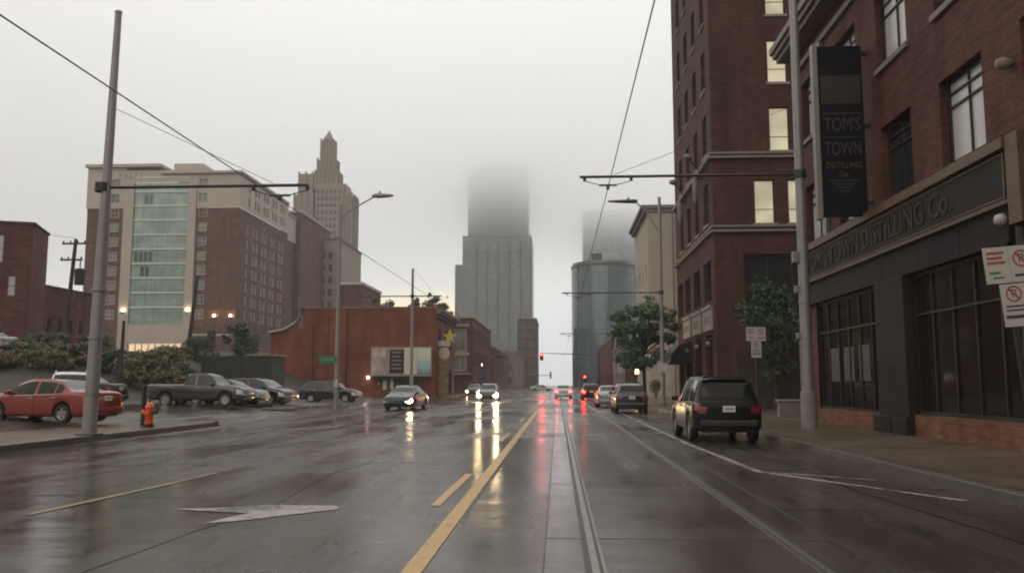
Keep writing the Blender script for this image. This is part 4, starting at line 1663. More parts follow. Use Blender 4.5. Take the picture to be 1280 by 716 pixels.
def pchip(pts):
    pts = sorted(pts)
    X = [p[0] for p in pts]
    Yv = [p[1] for p in pts]
    n = len(X)
    h = [X[i + 1] - X[i] for i in range(n - 1)]
    d = [(Yv[i + 1] - Yv[i]) / h[i] for i in range(n - 1)]
    mm = [d[0]] + [0.0] * (n - 2) + [d[-1]]
    for i in range(1, n - 1):
        if d[i - 1] * d[i] > 0:
            w1, w2 = 2 * h[i] + h[i - 1], h[i] + 2 * h[i - 1]
            mm[i] = (w1 + w2) / (w1 / d[i - 1] + w2 / d[i])

    def f(x):
        if x <= X[0]:
            return Yv[0]
        if x >= X[-1]:
            return Yv[-1]
        i = max(k for k in range(n - 1) if X[k] <= x)
        t = (x - X[i]) / h[i]
        return ((1 + 2 * t) * (1 - t) ** 2 * Yv[i] + t * (1 - t) ** 2 * h[i] * mm[i]
                + t * t * (3 - 2 * t) * Yv[i + 1] + t * t * (t - 1) * h[i] * mm[i + 1])
    return f


CARS = {
    'sedan': dict(L=4.6, W=0.87, wb=(-1.32, 1.36), r=0.31, sill=0.24, roof=0.60,
                  top=[(-2.3, 0.82), (-2.26, 0.97), (-2.1, 1.03), (-1.55, 1.07), (-0.95, 1.37), (-0.5, 1.42), (0.1, 1.43), (0.5, 1.36), (1.2, 1.0), (1.7, 0.91), (2.1, 0.80), (2.24, 0.70), (2.3, 0.58)],
                  belt=[(-2.3, 0.86), (-1.5, 0.95), (0.0, 0.91), (1.2, 0.88), (2.3, 0.66)],
                  ws=(0.5, 1.2), rw=(-1.55, -0.95), sw=(-1.25, 0.98), pil=[(-0.22, -0.12), (-0.98, -0.92)]),
    'suv': dict(L=4.5, W=0.90, wb=(-1.33, 1.36), r=0.36, sill=0.32, roof=0.66,
                top=[(-2.25, 0.95), (-2.22, 1.08), (-2.16, 1.16), (-1.86, 1.62), (-1.7, 1.68), (-1.0, 1.72), (0.0, 1.72), (0.45, 1.64), (1.15, 1.16), (1.6, 1.07), (2.05, 0.97), (2.2, 0.86), (2.25, 0.7)],
                belt=[(-2.25, 1.02), (-1.5, 1.06), (0.0, 1.03), (1.15, 1.0), (2.25, 0.8)],
                ws=(0.45, 1.15), rw=(-2.14, -1.86), sw=(-1.95, 0.95), pil=[(-0.20, -0.08), (-1.18, -1.06)]),
    'hatch': dict(L=4.3, W=0.86, wb=(-1.28, 1.30), r=0.32, sill=0.27, roof=0.61,
                  top=[(-2.15, 0.9), (-2.12, 1.02), (-2.04, 1.1), (-1.62, 1.47), (-1.4, 1.53), (-0.6, 1.58), (0.1, 1.57), (0.5, 1.48), (1.2, 1.06), (1.7, 0.96), (2.0, 0.86), (2.1, 0.76), (2.15, 0.62)],
                  belt=[(-2.15, 0.96), (-1.4, 1.0), (0.0, 0.97), (1.2, 0.93), (2.15, 0.7)],
                  ws=(0.5, 1.2), rw=(-2.02, -1.62), sw=(-1.72, 1.0), pil=[(-0.20, -0.10), (-1.16, -1.08)]),
    'pickup': dict(L=5.2, W=0.90, wb=(-1.55, 1.65), r=0.36, sill=0.38, roof=0.64,
                   top=[(-2.6, 0.9), (-2.58, 1.12), (-2.5, 1.15), (-0.66, 1.15), (-0.6, 1.18), (-0.48, 1.62), (-0.3, 1.70), (0.4, 1.71), (0.72, 1.63), (1.28, 1.14), (1.9, 1.08), (2.4, 0.99), (2.55, 0.88), (2.6, 0.72)],
                   belt=[(-2.6, 1.1), (-0.7, 1.1), (0.0, 1.06), (1.28, 1.04), (2.6, 0.85)],
                   ws=(0.72, 1.28), rw=(-0.58, -0.48), sw=(-0.52, 1.1), pil=[(0.0, 0.1)]),
}


def make_car(name, kind, label, pos, heading, paint, cat='car', group=None, lights=None, roof_rails=False, wheels_tone=None, tail=None):
    """heading: angle of the car's nose from +X"""
    k = CARS[kind]
    t = thing(name, label, cat, pos, heading, group)
    top, belt = pchip(k['top']), pchip(k['belt'])
    hl = k['L'] / 2
    xs = set()
    x = -hl
    while x < hl:
        xs.add(round(x, 3))
        x += 0.09
    xs |= {hl, -hl, -hl + 0.02, -hl + 0.05, hl - 0.02, hl - 0.05, hl - 0.12}
    for (a, _b) in k['top']:
        xs.add(a)
    for a in list(k['ws']) + list(k['rw']) + list(k['sw']) + [q for p in k['pil'] for q in p]:
        xs.add(a)
    ra = k['r'] + 0.07
    for xw in k['wb']:
        for q in range(-10, 11):
            xs.add(round(xw + ra * math.sin(q / 10 * math.pi / 2), 3))
    xs = sorted(x for x in xs if -hl <= x <= hl)
    xs = [x for i, x in enumerate(xs) if i == 0 or x - xs[i - 1] > 0.004 or x in (hl,)]

    def half_w(x):
        e = abs(x) - (hl - 0.55)
        f = 1.0
        if e > 0:
            q = e / 0.55
            f = 1 - 0.05 * q ** 2 - 0.09 * q ** 6
        return k['W'] * f

    def section(x):
        w_ = half_w(x)
        zt = top(x)
        zb = min(belt(x), zt - 0.03)
        hgt = zt - zb
        zl = k['sill'] + (0.04 if abs(x) > hl - 0.3 else 0)
        for xw in k['wb']:
            if abs(x - xw) < ra:
                zl = max(zl, k['r'] + math.sqrt(max(0, ra * ra - (x - xw) ** 2)))
        zl = min(zl, zb - 0.12)
        f = max(0.0, min(1.0, hgt / 0.46))
        yr = (w_ * 0.90) * (1 - f) + k['roof'] * f
        zr = zt - 0.075 * f - 0.015
        zs = zb - zl
        return [(w_ * 0.95, zl), (w_ * 0.985, zl + 0.10 * zs), (w_ * 1.0, zl + 0.45 * zs), (w_ * 0.995, zl + 0.72 * zs), (w_ * 0.975, zb - 0.03),
                (w_ * 0.935, zb), ((w_ * 0.935 + yr) / 2 + 0.012 * f, (zb + zr) / 2), (yr + 0.004, zr), (yr - 0.07, zt - 0.018), (yr * 0.5, zt - 0.003), (0.0, zt)]
    S = [section(x) for x in xs]
    NJ = len(S[0])
    parts = {}

    def put(nm, pts):
        parts.setdefault(nm, MB()).face(pts)
    ztl = 0.62 if kind != 'suv' else 0.75
    for i in range(len(xs) - 1):
        xm = (xs[i] + xs[i + 1]) / 2
        for j in range(NJ - 1):
            nm = 'body'
            if j >= 8 and k['ws'][0] < xm < k['ws'][1]:
                nm = 'windshield'
            elif j >= 8 and k['rw'][0] < xm < k['rw'][1]:
                nm = 'rear_window'
            elif j in (5, 6) and k['sw'][0] < xm < k['sw'][1] and not any(a < xm < b for a, b in k['pil']):
                zt = top(xm)
                if zt - min(belt(xm), zt - 0.03) > 0.16:
                    nm = 'side_window'
            elif j in (3, 4) and xm < -hl + 0.22 and kind != 'pickup':
                nm = 'taillight'
            elif j in (2, 3) and xm < -hl + 0.12 and kind == 'pickup':
                nm = 'taillight'
            elif j in (2, 3) and xm > hl - 0.30:
                nm = 'headlight'
            elif j == 0 and not (abs(xm) > hl - 0.02):
                nm = 'rocker'
            for s in (1, -1):
                q = [(xs[i], s * S[i][j][0], S[i][j][1]), (xs[i + 1], s * S[i + 1][j][0], S[i + 1][j][1]),
                     (xs[i + 1], s * S[i + 1][j + 1][0], S[i + 1][j + 1][1]), (xs[i], s * S[i][j + 1][0], S[i][j + 1][1])]
                key = nm + ('+' if s > 0 else '-') if nm in ('taillight', 'headlight', 'side_window') else nm
                put(key, q)
    # end faces
    for (ix, sg) in ((0, -1), (len(xs) - 1, 1)):
        sec = S[ix]
        x0 = xs[ix]
        cols = [-1, -0.74, -0.45, 0, 0.45, 0.74, 1]
        for j in range(NJ - 1):
            for c in range(6):
                a0, a1 = cols[c], cols[c + 1]
                bl = lambda a: sg * 0.06 * (1 - a * a)
                q = [(x0 + bl(a0), a0 * sec[j][0], sec[j][1]), (x0 + bl(a1), a1 * sec[j][0], sec[j][1]),
                     (x0 + bl(a1), a1 * sec[j + 1][0], sec[j + 1][1]), (x0 + bl(a0), a0 * sec[j + 1][0], sec[j + 1][1])]
                nm = 'body'
                if c in (0, 5):
                    s = '-' if c == 0 else '+'
                    if sg > 0 and j in (2, 3):
                        nm = 'headlight' + s
                    elif sg < 0 and (j in (3, 4) if kind != 'pickup' else j in (2, 3)):
                        nm = 'taillight' + s
                elif sg > 0 and j == 2 and c in (1, 2, 3, 4):
                    nm = 'grille'
                elif j == 0:
                    nm = 'rocker'
                put(nm, q)
    if lights is None:
        lights = {}
    mats = {'body': paint, 'windshield': M['carglass'], 'rear_window': M['carglass'], 'side_window+': M['carglass'], 'side_window-': M['carglass'],
            'taillight+': tail or M['tail_off'], 'taillight-': tail or M['tail_off'], 'headlight+': M['head_off'], 'headlight-': M['head_off'], 'grille': M['black'], 'rocker': paint}
    for key, mb in parts.items():
        nm = key.rstrip('+-')
        me = mb.mesh(nm, lights.get(key, mats.get(key)))
        import bmesh
        bm = bmesh.new()
        bm.from_mesh(me)
        bmesh.ops.remove_doubles(bm, verts=bm.verts, dist=0.0008)
        bmesh.ops.recalc_face_normals(bm, faces=bm.faces)
        bm.to_mesh(me)
        bm.free()
        me.polygons.foreach_set('use_smooth', [True] * len(me.polygons))
        me.set_sharp_from_angle(angle=R(38))
        o = bpy.data.objects.new(nm, me)
        COL.objects.link(o)
        o.parent = t
    for xd in ((k['ws'][1] - 0.12, k['pil'][0][0] + 0.03, k['wb'][0] + 0.30) if kind != 'pickup' else (1.02, -0.02, -0.66)):
        sec = section(xd)
        for s in (1, -1):
            g = MB()
            for j in range(1, 5):
                (ya, za), (yb, zb2) = sec[j], sec[j + 1]
                g.face([(xd - 0.009, s * (ya + 0.003), za), (xd + 0.009, s * (ya + 0.003), za), (xd + 0.009, s * (yb + 0.003), zb2), (xd - 0.009, s * (yb + 0.003), zb2)])
            g.build('door_seam', M['black'], t)
    # underbody
    g = MB()
    g.box(-hl + 0.1, hl - 0.1, -k['W'] * 0.72, k['W'] * 0.72, k['sill'] - 0.04, k['sill'] + 0.3)
    g.build('underbody', M['black'], t)
    # wheels
    wproto = None
    for xw in k['wb']:
        for s in (1, -1):
            g = MB()
            r = k['r']
            g.lathe([(r * 0.62, -0.10), (r * 0.93, -0.105), (r, -0.07), (r, 0.07), (r * 0.93, 0.105), (r * 0.62, 0.10)], 24, axis='y')
            yy = s * (k['W'] - 0.115)
            wo_ = g.build('wheel', M['rubber'], t, smooth=40, loc=(xw, yy, r))
            g = MB()
            o_ = 0.085 * s
            g.lathe([(r * 0.63, o_ - 0.06 * s), (r * 0.63, o_), (r * 0.55, o_ - 0.02 * s), (r * 0.5, o_ - 0.06 * s), (0.001, o_ - 0.06 * s)], 24, axis='y')
            for q in range(5):
                a = q * 2 * math.pi / 5
                g.box(-0.035, 0.035, min(o_ - 0.055 * s, o_ - 0.005 * s), max(o_ - 0.055 * s, o_ - 0.005 * s), 0.02, r * 0.6, 0, Matrix.Rotation(a, 4, 'Y'))
            g.build('rim', wheels_tone or M['rim'], wo_)
    # mirrors, handles, plates
    for s in (1, -1):
        g = MB()
        xm_, zm = k['ws'][1] - 0.32, belt(k['ws'][1] - 0.32) + 0.09
        yb = k['W'] * 0.93
        g.box(xm_ - 0.09, xm_ + 0.06, min(s * yb, s * (yb + 0.2)), max(s * yb, s * (yb + 0.2)), zm - 0.07, zm + 0.07)
        g.build('mirror', paint, t, bevel=0.03)
        for xh in ([-0.10, -1.05] if kind != 'pickup' else [0.12]):
            g = MB()
            y0 = k['W'] * 0.985
            zz = belt(xh) - 0.13
            g.box(xh - 0.02, xh + 0.16, min(s * y0, s * (y0 + 0.035)), max(s * y0, s * (y0 + 0.035)), zz, zz + 0.035)
            g.build('handle', M['chrome'] if name != 'red_sedan' else M['conc'], t, bevel=0.008)
    zp = 0.80 if kind == 'suv' else (0.74 if kind == 'hatch' else 0.72)
    if kind == 'pickup':
        zp = 0.62
    g = MB()
    g.box(-hl - 0.085, -hl - 0.062, -0.155, 0.155, zp, zp + 0.155)
    pl = g.build('license_plate', M['plate'], t)
    g = MB()
    for q in range(6):
        g.box(-hl - 0.089, -hl - 0.086, -0.115 + q * 0.04, -0.09 + q * 0.04, zp + 0.045, zp + 0.105)
    g.build('plate_mark', M['plate_ink'], pl)
    g = MB()
    zb_ = k['sill'] + 0.10
    g.box(-hl - 0.10, -hl + 0.05, -k['W'] * 0.80, k['W'] * 0.80, zb_, zb_ + 0.17)
    g.build('rear_bumper', paint if kind in ('sedan', 'hatch') else M['darksteel'], t, bevel=0.04)
    g = MB()
    g.box(hl - 0.05, hl + 0.10, -k['W'] * 0.80, k['W'] * 0.80, zb_, zb_ + 0.15)
    g.build('front_bumper', paint if kind in ('sedan', 'hatch') else M['darksteel'], t, bevel=0.04)
    if kind == 'suv':
        g = MB()
        g.box(-1.98, -1.80, -0.58, 0.58, 1.655, 1.70)
        g.build('spoiler', paint, t, bevel=0.015)
    if kind in ('suv', 'hatch'):
        g = MB()
        g.tube([(-hl + 0.1, -0.05, 1.12 if kind == 'suv' else 1.05), (-hl - 0.02 + 0.1, -0.42, 1.17 if kind == 'suv' else 1.09)], 0.012, 6)
        g.build('wiper', M['black'], t)
    if roof_rails:
        for s in (1, -1):
            g = MB()
            g.tube([(-1.45, s * 0.52, 1.50), (-1.35, s * 0.52, 1.58), (0.05, s * 0.52, 1.63), (0.2, s * 0.52, 1.54)], 0.02, 6)
            g.build('roof_rail', roof_rails, t)
    if kind == 'pickup':
        g = MB()
        g.box(-2.5, -0.72, -0.68, 0.68, 1.10, 1.165)  # black slab painted in for the dark inside of the open bed
        g.build('dark_bed_inset', M['black'], t)
    return t


def paint(name, col, rough=0.22, coat=0.6, metal=0.15, spec=0.5):
    return plain(name, col, rough=rough, var=0.08, scale=1.5, coat=coat, metal=metal, spec=spec)


pBlack = paint('black paint', (0.006, 0.006, 0.007), rough=0.28, coat=0.05, metal=0.0, spec=0.25)
pRed = paint('red paint', (0.22, 0.026, 0.017))
pWhite = paint('white paint', (0.55, 0.55, 0.54))
pSilver = paint('silver paint', (0.30, 0.31, 0.31), metal=0.5)
pGrey = paint('grey paint', (0.035, 0.036, 0.037), metal=0.4)
pTruck = paint('charcoal truck paint', (0.062, 0.059, 0.056), metal=0.3)
pBlue = paint('navy paint', (0.018, 0.020, 0.045))
pGreen = paint('dark green paint', (0.016, 0.026, 0.024))
pTeal = paint('grey green paint', (0.020, 0.030, 0.030), metal=0.2, coat=0.3, spec=0.35)
N90 = R(90)


def lot(x, y):
    return (x, y, land(x, y) + 0.014)


make_car('suv', 'suv', 'black suv parked at the right kerb with a white rear plate, nearest on that side', (4.34, 24.55, 0), N90, pBlack)
make_car('suv', 'hatch', 'dark grey suv parked under the street tree, its plate towards us', (3.78, 46.6, 0), N90, pGrey, group=None)
make_car('sedan', 'sedan', 'silver roofed sedan parked between the tree and the far black car', (3.38, 57.8, 0), N90, pSilver)
make_car('sedan', 'hatch', 'small black car with red tail lights on, farthest up the right kerb', (3.05, 82, 0), N90, pBlack,
         lights={'taillight+': M['tail_on'], 'taillight-': M['tail_on']})
make_car('sedan', 'sedan', 'pale sedan braking in the tram lane with red tail lights on', (0.55, 90.5, 0), N90, pWhite,
         lights={'taillight+': M['tail_on'], 'taillight-': M['tail_on']})
make_car('sedan', 'hatch', 'dark oncoming car with both headlights shining on the wet road', (-5.95, 74.5, 0), -N90, pGrey,
         lights={'headlight+': M['head_on'], 'headlight-': M['head_on']})
make_car('sedan', 'sedan', 'grey green oncoming sedan at the left kerb with one headlight glowing', (-9.05, 51.2, 0), -N90 - R(4), pTeal,
         lights={'headlight+': M['head_dim']})
make_car('sedan', 'sedan', 'white car crossing the street far beyond the traffic lights', (-3.4, 176, 0), 0, pWhite)
make_car('sedan', 'sedan', 'red sedan parked behind the tall grey tram pole', lot(-17.0, 28.1), R(180 - 14), pRed)
make_car('suv', 'hatch', 'white suv with roof rails seen end on over the roof of the red sedan', lot(-19.3, 33.2), R(90 + 30), pWhite, roof_rails=M['chrome'])
make_car('sedan', 'sedan', 'black sedan seen past the tail of the red sedan', lot(-22.4, 38.6), R(180), pBlack)
make_car('pickup', 'pickup', 'charcoal pickup truck standing broadside in the car park', lot(-18.6, 44.2), R(-3), pTruck, cat='pickup truck')
make_car('sedan', 'sedan', 'grey sedan parked just behind the nose of the pickup truck', lot(-18.6, 47.4), R(-5), pGrey)
make_car('sedan', 'hatch', 'dark blue hatchback parked past the pickup, nose to the street', lot(-17.9, 50.4), R(-8), pBlue)
make_car('sedan', 'hatch', 'black hatchback mostly hidden beyond the dark blue one', lot(-18.9, 54.2), R(-6), pBlack)
make_car('suv', 'hatch', 'dark green hatchback parked broadside in front of the red warehouse', lot(-16.6, 62.5), R(-4), pGreen)
make_car('sedan', 'sedan', 'pale car parked up on the bank at the far left edge', (at(2, 433, 62).x - 1.3, 62, at(0, 438, 62).z), R(170), pSilver)
make_car('sedan', 'hatch', 'dark car waiting at the left kerb beyond the ochre shop sign', (-10.9, 112, 0), -N90, pGrey,
         lights={'headlight+': M['head_dim'], 'headlight-': M['head_dim']})
make_car('sedan', 'sedan', 'white car standing at the far left kerb by the buff framed windows', (-10.9, 131, 0), -N90, pWhite)

# ------------------------------------------------------------------ tram poles, arms, wires


def tram_pole(label, x, y, z0, H, arms, base=None, r0=0.17, r1=0.085, lean=0.0):
    t = thing('tram_pole', label, 'pole', (x, y, z0), 0, 'tram wire poles')
    g = MB()
    g.tube([(0, 0, 0), (lean * 0.5, 0, H * 0.5), (lean, 0, H)], [r0, (r0 + r1) / 2, r1], 14)
    g.lathe([(r1 + 0.012, H - 0.02), (r1 + 0.012, H + 0.03), (0.01, H + 0.08)], 14, c=(lean, 0, 0))
    for zz in (1.1, 2.6, 3.9):
        g.lathe([(r0 * 0.93, zz - 0.03), (r0 * 1.08, zz - 0.03), (r0 * 1.08, zz + 0.03), (r0 * 0.93, zz + 0.03)], 14, c=(lean * zz / H, 0, 0))
    g.build('pole', M['galv'], t, smooth=40)
    g = MB()
    if base:
        g.lathe([(0.0, base), (0.215, base), (0.235, base - 0.05), (0.24, 0.0)], 16)
        g.build('footing', M['conc'], t, smooth=40)
    else:
        g.box(-0.26, 0.26, -0.26, 0.26, 0.0, 0.04)
        g.build('base_plate', M['darksteel'], t, bevel=0.01)
    for (dx0, dx1, za, wx) in arms:
        g = MB()
        g.tube([(dx0, 0, za), (dx1, 0, za)], 0.045, 8)
        g.lathe([(r0 * 0.95, za - 0.12), (r0 * 1.1, za - 0.12), (r0 * 1.1, za + 0.12), (r0 * 0.95, za + 0.12)], 12)
        ar = g.build('arm', M['darksteel'], t)
        s = 1 if dx1 > dx0 else -1
        g = MB()
        g.tube([(wx - 0.75, 0, za), (wx - 0.75, 0, za - 0.14)], 0.05, 8)
        g.tube([(wx + 0.75, 0, za), (wx + 0.75, 0, za - 0.14)], 0.05, 8)
        g.tube([(wx - 0.75, 0, za - 0.14), (wx - 0.3, 0, za - 0.26), (wx + 0.3, 0, za - 0.26), (wx + 0.75, 0, za - 0.14)], 0.014, 6)
        g.box(wx - 0.28, wx + 0.28, -0.02, 0.02, za - 0.31, za - 0.26)
        g.box(wx - 0.05, wx + 0.05, -0.03, 0.03, za - 0.42, za - 0.31)
        g.build('wire_hanger', M['darksteel'], ar)
        g = MB()
        ze = za + 2.3
        lx = lean * ze / H
        g.tube([(lx, 0, ze), (wx - s * 0.2, 0, za + 0.06)], 0.008, 5)
        g.build('stay_cable', M['darksteel'], ar)
    return t


tram_pole('tall tapered grey tram pole at the left kerb in front of the red sedan', -12.55, 22.6, 0.15, 11.8, [(-0.1, 5.75, 6.75, 5.0)], r0=0.19, r1=0.09, lean=0.18)
rp = tram_pole('thick grey tram pole on a concrete footing by the brick corner building', 7.75, 27.2, 0.15, 15.6, [(0.1, -7.0, 8.0, -6.1)], base=1.15, r0=0.185, r1=0.12)
for (za, zb, w_) in ((5.15, 5.5, 0.13), (4.2, 4.42, 0.10), (2.75, 2.95, 0.09)):
    g = MB()
    g.box(-0.18 - w_ * 1.2, -0.15, -w_ * 0.7, w_ * 0.7, za, zb)
    g.build('junction_box', M['galv'], rp, bevel=0.015)
g = MB()
g.tube([(-0.19, 0.0, 1.2), (-0.185, 0.0, 2.75)], 0.022, 6)
g.build('conduit', M['galv'], rp)
tram_pole('slim tram pole in front of the billboard on the warehouse', -11.3, 66, 0.02, 10.4, [(-4.0, 2.3, 8.3, 2.0)], r0=0.14, r1=0.09)
tp = tram_pole('grey tram pole beside the street tree with a white sign on it', 7.0, 58, 0.15, 14.0, [(0.1, -6.7, 7.5, -5.6)], r0=0.15, r1=0.1)
tram_pole('far tram pole at the right kerb up the street', 7.0, 105, 0.15, 11.0, [(0.1, -6.7, 7.5, -5.6)], r0=0.15, r1=0.1)

for (nm, pts, lb) in (('overhead_wire', [(-7.4, -10, 6.4), (-7.55, 22.6, 6.48), (-9.3, 66, 7.86), (-9.3, 120, 7.9), (-9.3, 250, 7.9)], 'thin overhead tram wire running up the left side of the street'),
                      ('overhead_wire', [(1.55, -10, 7.62), (1.6, 27.2, 7.58), (1.45, 58, 7.12), (1.4, 105, 7.1), (1.3, 250, 7.1)], 'thin overhead tram wire above the rails on the right')):
    g = MB()
    g.tube(pts, 0.013, 6)
    tag(g.build(nm, M['darksteel']), lb, 'wire', 'overhead tram wires')


def street_lamp(label, x, y, z0, H, ax, az):
    t = thing('street_lamp', label, 'street lamp', (x, y, z0), 0, 'street lamps on tall poles')
    g = MB()
    g.tube([(0, 0, 0), (0, 0, H)], [0.14, 0.08], 12)
    g.build('pole', M['galv'], t, smooth=40)
    g = MB()
    s = 1 if ax > 0 else -1
    g.tube([(0, 0, H - 0.9), (s * 0.35, 0, H - 0.45), (ax * 0.55, 0, az - 0.35), (ax * 0.8, 0, az)], 0.045, 8)
    g.build('arm', M['galv'], t, smooth=40)
    g = MB()
    n = 7
    a0, a1 = ax * 0.72, ax * 1.22
    pts = [(a0 + (a1 - a0) * i / n, 0, az + 0.03) for i in range(n + 1)]
    g.tube(pts, [0.05, 0.13, 0.15, 0.14, 0.13, 0.12, 0.10, 0.04], 8)
    g.tube([(a0 + s * 0.45, 0, az + 0.12), (a0 + s * 0.45, 0, az + 0.28)], 0.06, 8)
    g.build('lamp_head', M['galv'], t, smooth=40)
    return t


sl2 = street_lamp('tall street lamp carrying the green street sign on the left kerb', -12.35, 47.5, 0.05, 11.6, 2.5, 12.1)
lh = at(782, 253, 57.6)
# lamp head on the tram pole by the tree
g = MB()
g.tube([(0, 0, lh.z - 2.2), (-0.9, 0, lh.z - 0.75), (-1.6, 0, lh.z - 0.05)], 0.05, 8)
arm = g.build('lamp_arm', M['galv'], tp, smooth=40)
g = MB()
g.tube([(-1.5, 0, lh.z), (-1.8, 0, lh.z), (-2.6, 0, lh.z), (-3.5, 0, lh.z + 0.02)], [0.12, 0.15, 0.12, 0.06], 8)
g.tube([(-2.1, 0, lh.z + 0.1), (-2.1, 0, lh.z + 0.28)], 0.06, 8)
g.build('lamp_head', M['darksteel'], arm, smooth=40)


def sign_face(t, x0, x1, z0, z1, y=-0.03, mt='sign_white', name='sign_plate'):
    g = MB()
    g.box(x0, x1, y - 0.004, y + 0.004, z0, z1)
    return g.build(name, M[mt], t)


def ring_mark(t, cx, cz, r, y, letter=True):
    g = MB()
    n = 28
    for q in range(n):
        a, b_ = 2 * math.pi * q / n, 2 * math.pi * (q + 1) / n
        g.face([(cx + r * math.cos(a), y, cz + r * math.sin(a)), (cx + r * math.cos(b_), y, cz + r * math.sin(b_)),
                (cx + r * 0.8 * math.cos(b_), y, cz + r * 0.8 * math.sin(b_)), (cx + r * 0.8 * math.cos(a), y, cz + r * 0.8 * math.sin(a))])
    d = r * 0.64
    k = r * 0.09
    g.face([(cx - d - k, y - 0.001, cz + d - k), (cx - d + k, y - 0.001, cz + d + k), (cx + d + k, y - 0.001, cz - d + k), (cx + d - k, y - 0.001, cz - d - k)])
    g.build('ring', M['sign_red'], t)
    if letter:
        lettering('P', r * 1.45, (cx, y + 0.002, cz), UX, NS, M['ink'], t, extrude=0.0005)


def bars(t, rows, y, mt):
    g = MB()
    for (x0, x1, z0, z1) in rows:
        g.box(x0, x1, y - 0.002, y + 0.001, z0, z1)
    return g.build('text_line', M[mt], t)


def parking_sign(label, x, y, z0, lean, zc, kx=1.0, rz=0.0):
    """two panels side by side over one narrower panel, on a square post"""
    t = thing('parking_sign', label, 'sign', (x, y, z0), rz, 'parking signs by the right kerb')
    t.rotation_euler = (0, lean, rz)
    g = MB()
    g.box(-0.03, 0.03, 0.0, 0.05, 0, zc + 0.32)
    g.build('post', M['darksteel'], t)
    a = sign_face(t, -0.31 * kx, 0.0, zc - 0.20, zc + 0.25)
    b_ = sign_face(t, 0.004, 0.31 * kx, zc - 0.20, zc + 0.25)
    c = sign_face(t, -0.16 * kx, 0.16 * kx, zc - 0.74, zc - 0.215)
    bars(a, [(-0.27, -0.05, zc + 0.16, zc + 0.19), (-0.27, -0.08, zc + 0.10, zc + 0.13), (-0.27, -0.05, zc + 0.04, zc + 0.07)], -0.036, 'sign_red')
    bars(a, [(-0.26, -0.12, zc - 0.08, zc - 0.055), (-0.22, -0.08, zc - 0.14, zc - 0.12)], -0.036, 'sign_green')
    ring_mark(b_, 0.155, zc + 0.09, 0.105, -0.0365)
    bars(b_, [(0.05, 0.27, zc - 0.13, zc - 0.10)], -0.036, 'ink')
    ring_mark(c, 0.0, zc - 0.34, 0.10, -0.0365)
    bars(c, [(-0.12, 0.12, zc - 0.50, zc - 0.48), (-0.12, 0.12, zc - 0.55, zc - 0.53), (-0.13, 0.13, zc - 0.64, zc - 0.60)], -0.036, 'ink')
    return t


parking_sign('pair of white parking signs on a post behind the black suv', 6.45, 28.3, 0.15, 0, 2.95)
parking_sign('large tilted white parking signs on a post at the right edge', 5.80, 10.8, 0.15, R(-5), 2.80, rz=R(4))
sg = sign_face(tp, -0.32, 0.32, 2.15, 2.75, -0.17)
sg2 = sign_face(tp, 0.22, 0.5, 1.25, 2.1, -0.17)
# green street name sign
g = MB()
g.box(-0.95, 0.02, -0.17, -0.15, 2.62, 3.02)
gs = g.build('street_sign', M['sign_green'], sl2)
bars(gs, [(-0.82 + 0.12 * k, -0.755 + 0.12 * k, 2.76, 2.86 + 0.03 * (k % 2)) for k in range(6)], -0.172, 'conc')
g = MB()
g.box(-0.08, 0.12, -0.22, -0.15, 1.3, 1.7)
g.build('control_box', M['sign_white'], sl2)

# traffic lights


def signal_head(t, x, y, z, lit='red', glow='red_on'):
    g = MB()
    g.box(x - 0.18, x + 0.18, y - 0.1, y + 0.12, z - 0.55, z + 0.55)
    g.box(x - 0.30, x + 0.30, y + 0.121, y + 0.13, z - 0.67, z + 0.67)
    h = g.build('signal_head', M['black'], t)
    for q, zz in enumerate((0.36, 0.0, -0.36)):
        on = lit == 'red' and q == 0
        g = MB()
        g.lathe([(0.0, -0.035), (0.09, -0.03), (0.14, -0.012), (0.15, 0.0)], 16, c=(x, y - 0.103, z + zz), axis='y')
        g.build('lens', M[glow] if on else M['black'], h, smooth=True)
        g = MB()
        for a in range(-1, 9):
            aa, ab = a * math.pi / 8, (a + 1) * math.pi / 8
            g.face([(x + 0.165 * math.cos(aa), y - 0.101, z + zz + 0.165 * math.sin(aa)), (x + 0.165 * math.cos(ab), y - 0.101, z + zz + 0.165 * math.sin(ab)),
                    (x + 0.165 * math.cos(ab), y - 0.3, z + zz + 0.165 * math.sin(ab)), (x + 0.165 * math.cos(aa), y - 0.3, z + zz + 0.165 * math.sin(aa))])
        g.build('visor', M['black'], h)
    return h


t = thing('traffic_light', 'red traffic light hanging from a long mast arm over the street', 'traffic light', (7.2, 150, 0.15))
g = MB()
g.tube([(0, 0, 0), (0, 0, 7.0)], [0.16, 0.1], 10)
g.build('pole', M['darksteel'], t)
g = MB()
g.tube([(0, 0, 6.4), (-9.9, 0, 6.75)], [0.09, 0.05], 8)
g.build('mast_arm', M['darksteel'], t)
hp = at(677, 443, 150)
signal_head(t, hp.x - 7.2, -0.25, hp.z - 0.5)
t = thing('traffic_light', 'low red traffic light on a short post at the right kerb ahead', 'traffic light', (5.95, 172, 0.15))
hp = at(731, 471, 172)
g = MB()
g.tube([(0, 0, 0), (0, 0, 4.2)], 0.08, 8)
g.build('pole', M['darksteel'], t)
signal_head(t, hp.x - 5.95, -0.25, hp.z - 0.5, glow='red_bright')
t = thing('traffic_light', 'dark traffic light seen side on from a bent mast at the left kerb', 'traffic light', (-12.5, 146, 0.15))
g = MB()
g.tube([(0, 0, 0), (0, 0, 5.8)], [0.14, 0.1], 10)
g.build('pole', M['galv'], t)
g = MB()
g.tube([(0, 0, 5.6), (5.9, 0, 7.1)], [0.09, 0.05], 8)
g.tube([(0, 0, 5.6), (-2.2, 0, 7.2)], [0.07, 0.05], 8)
g.build('mast_arm', M['galv'], t)
g = MB()
g.box(1.9, 3.1, -0.2, 0.2, 5.75, 6.25)
g.build('signal_head', M['black'], t, bevel=0.04)
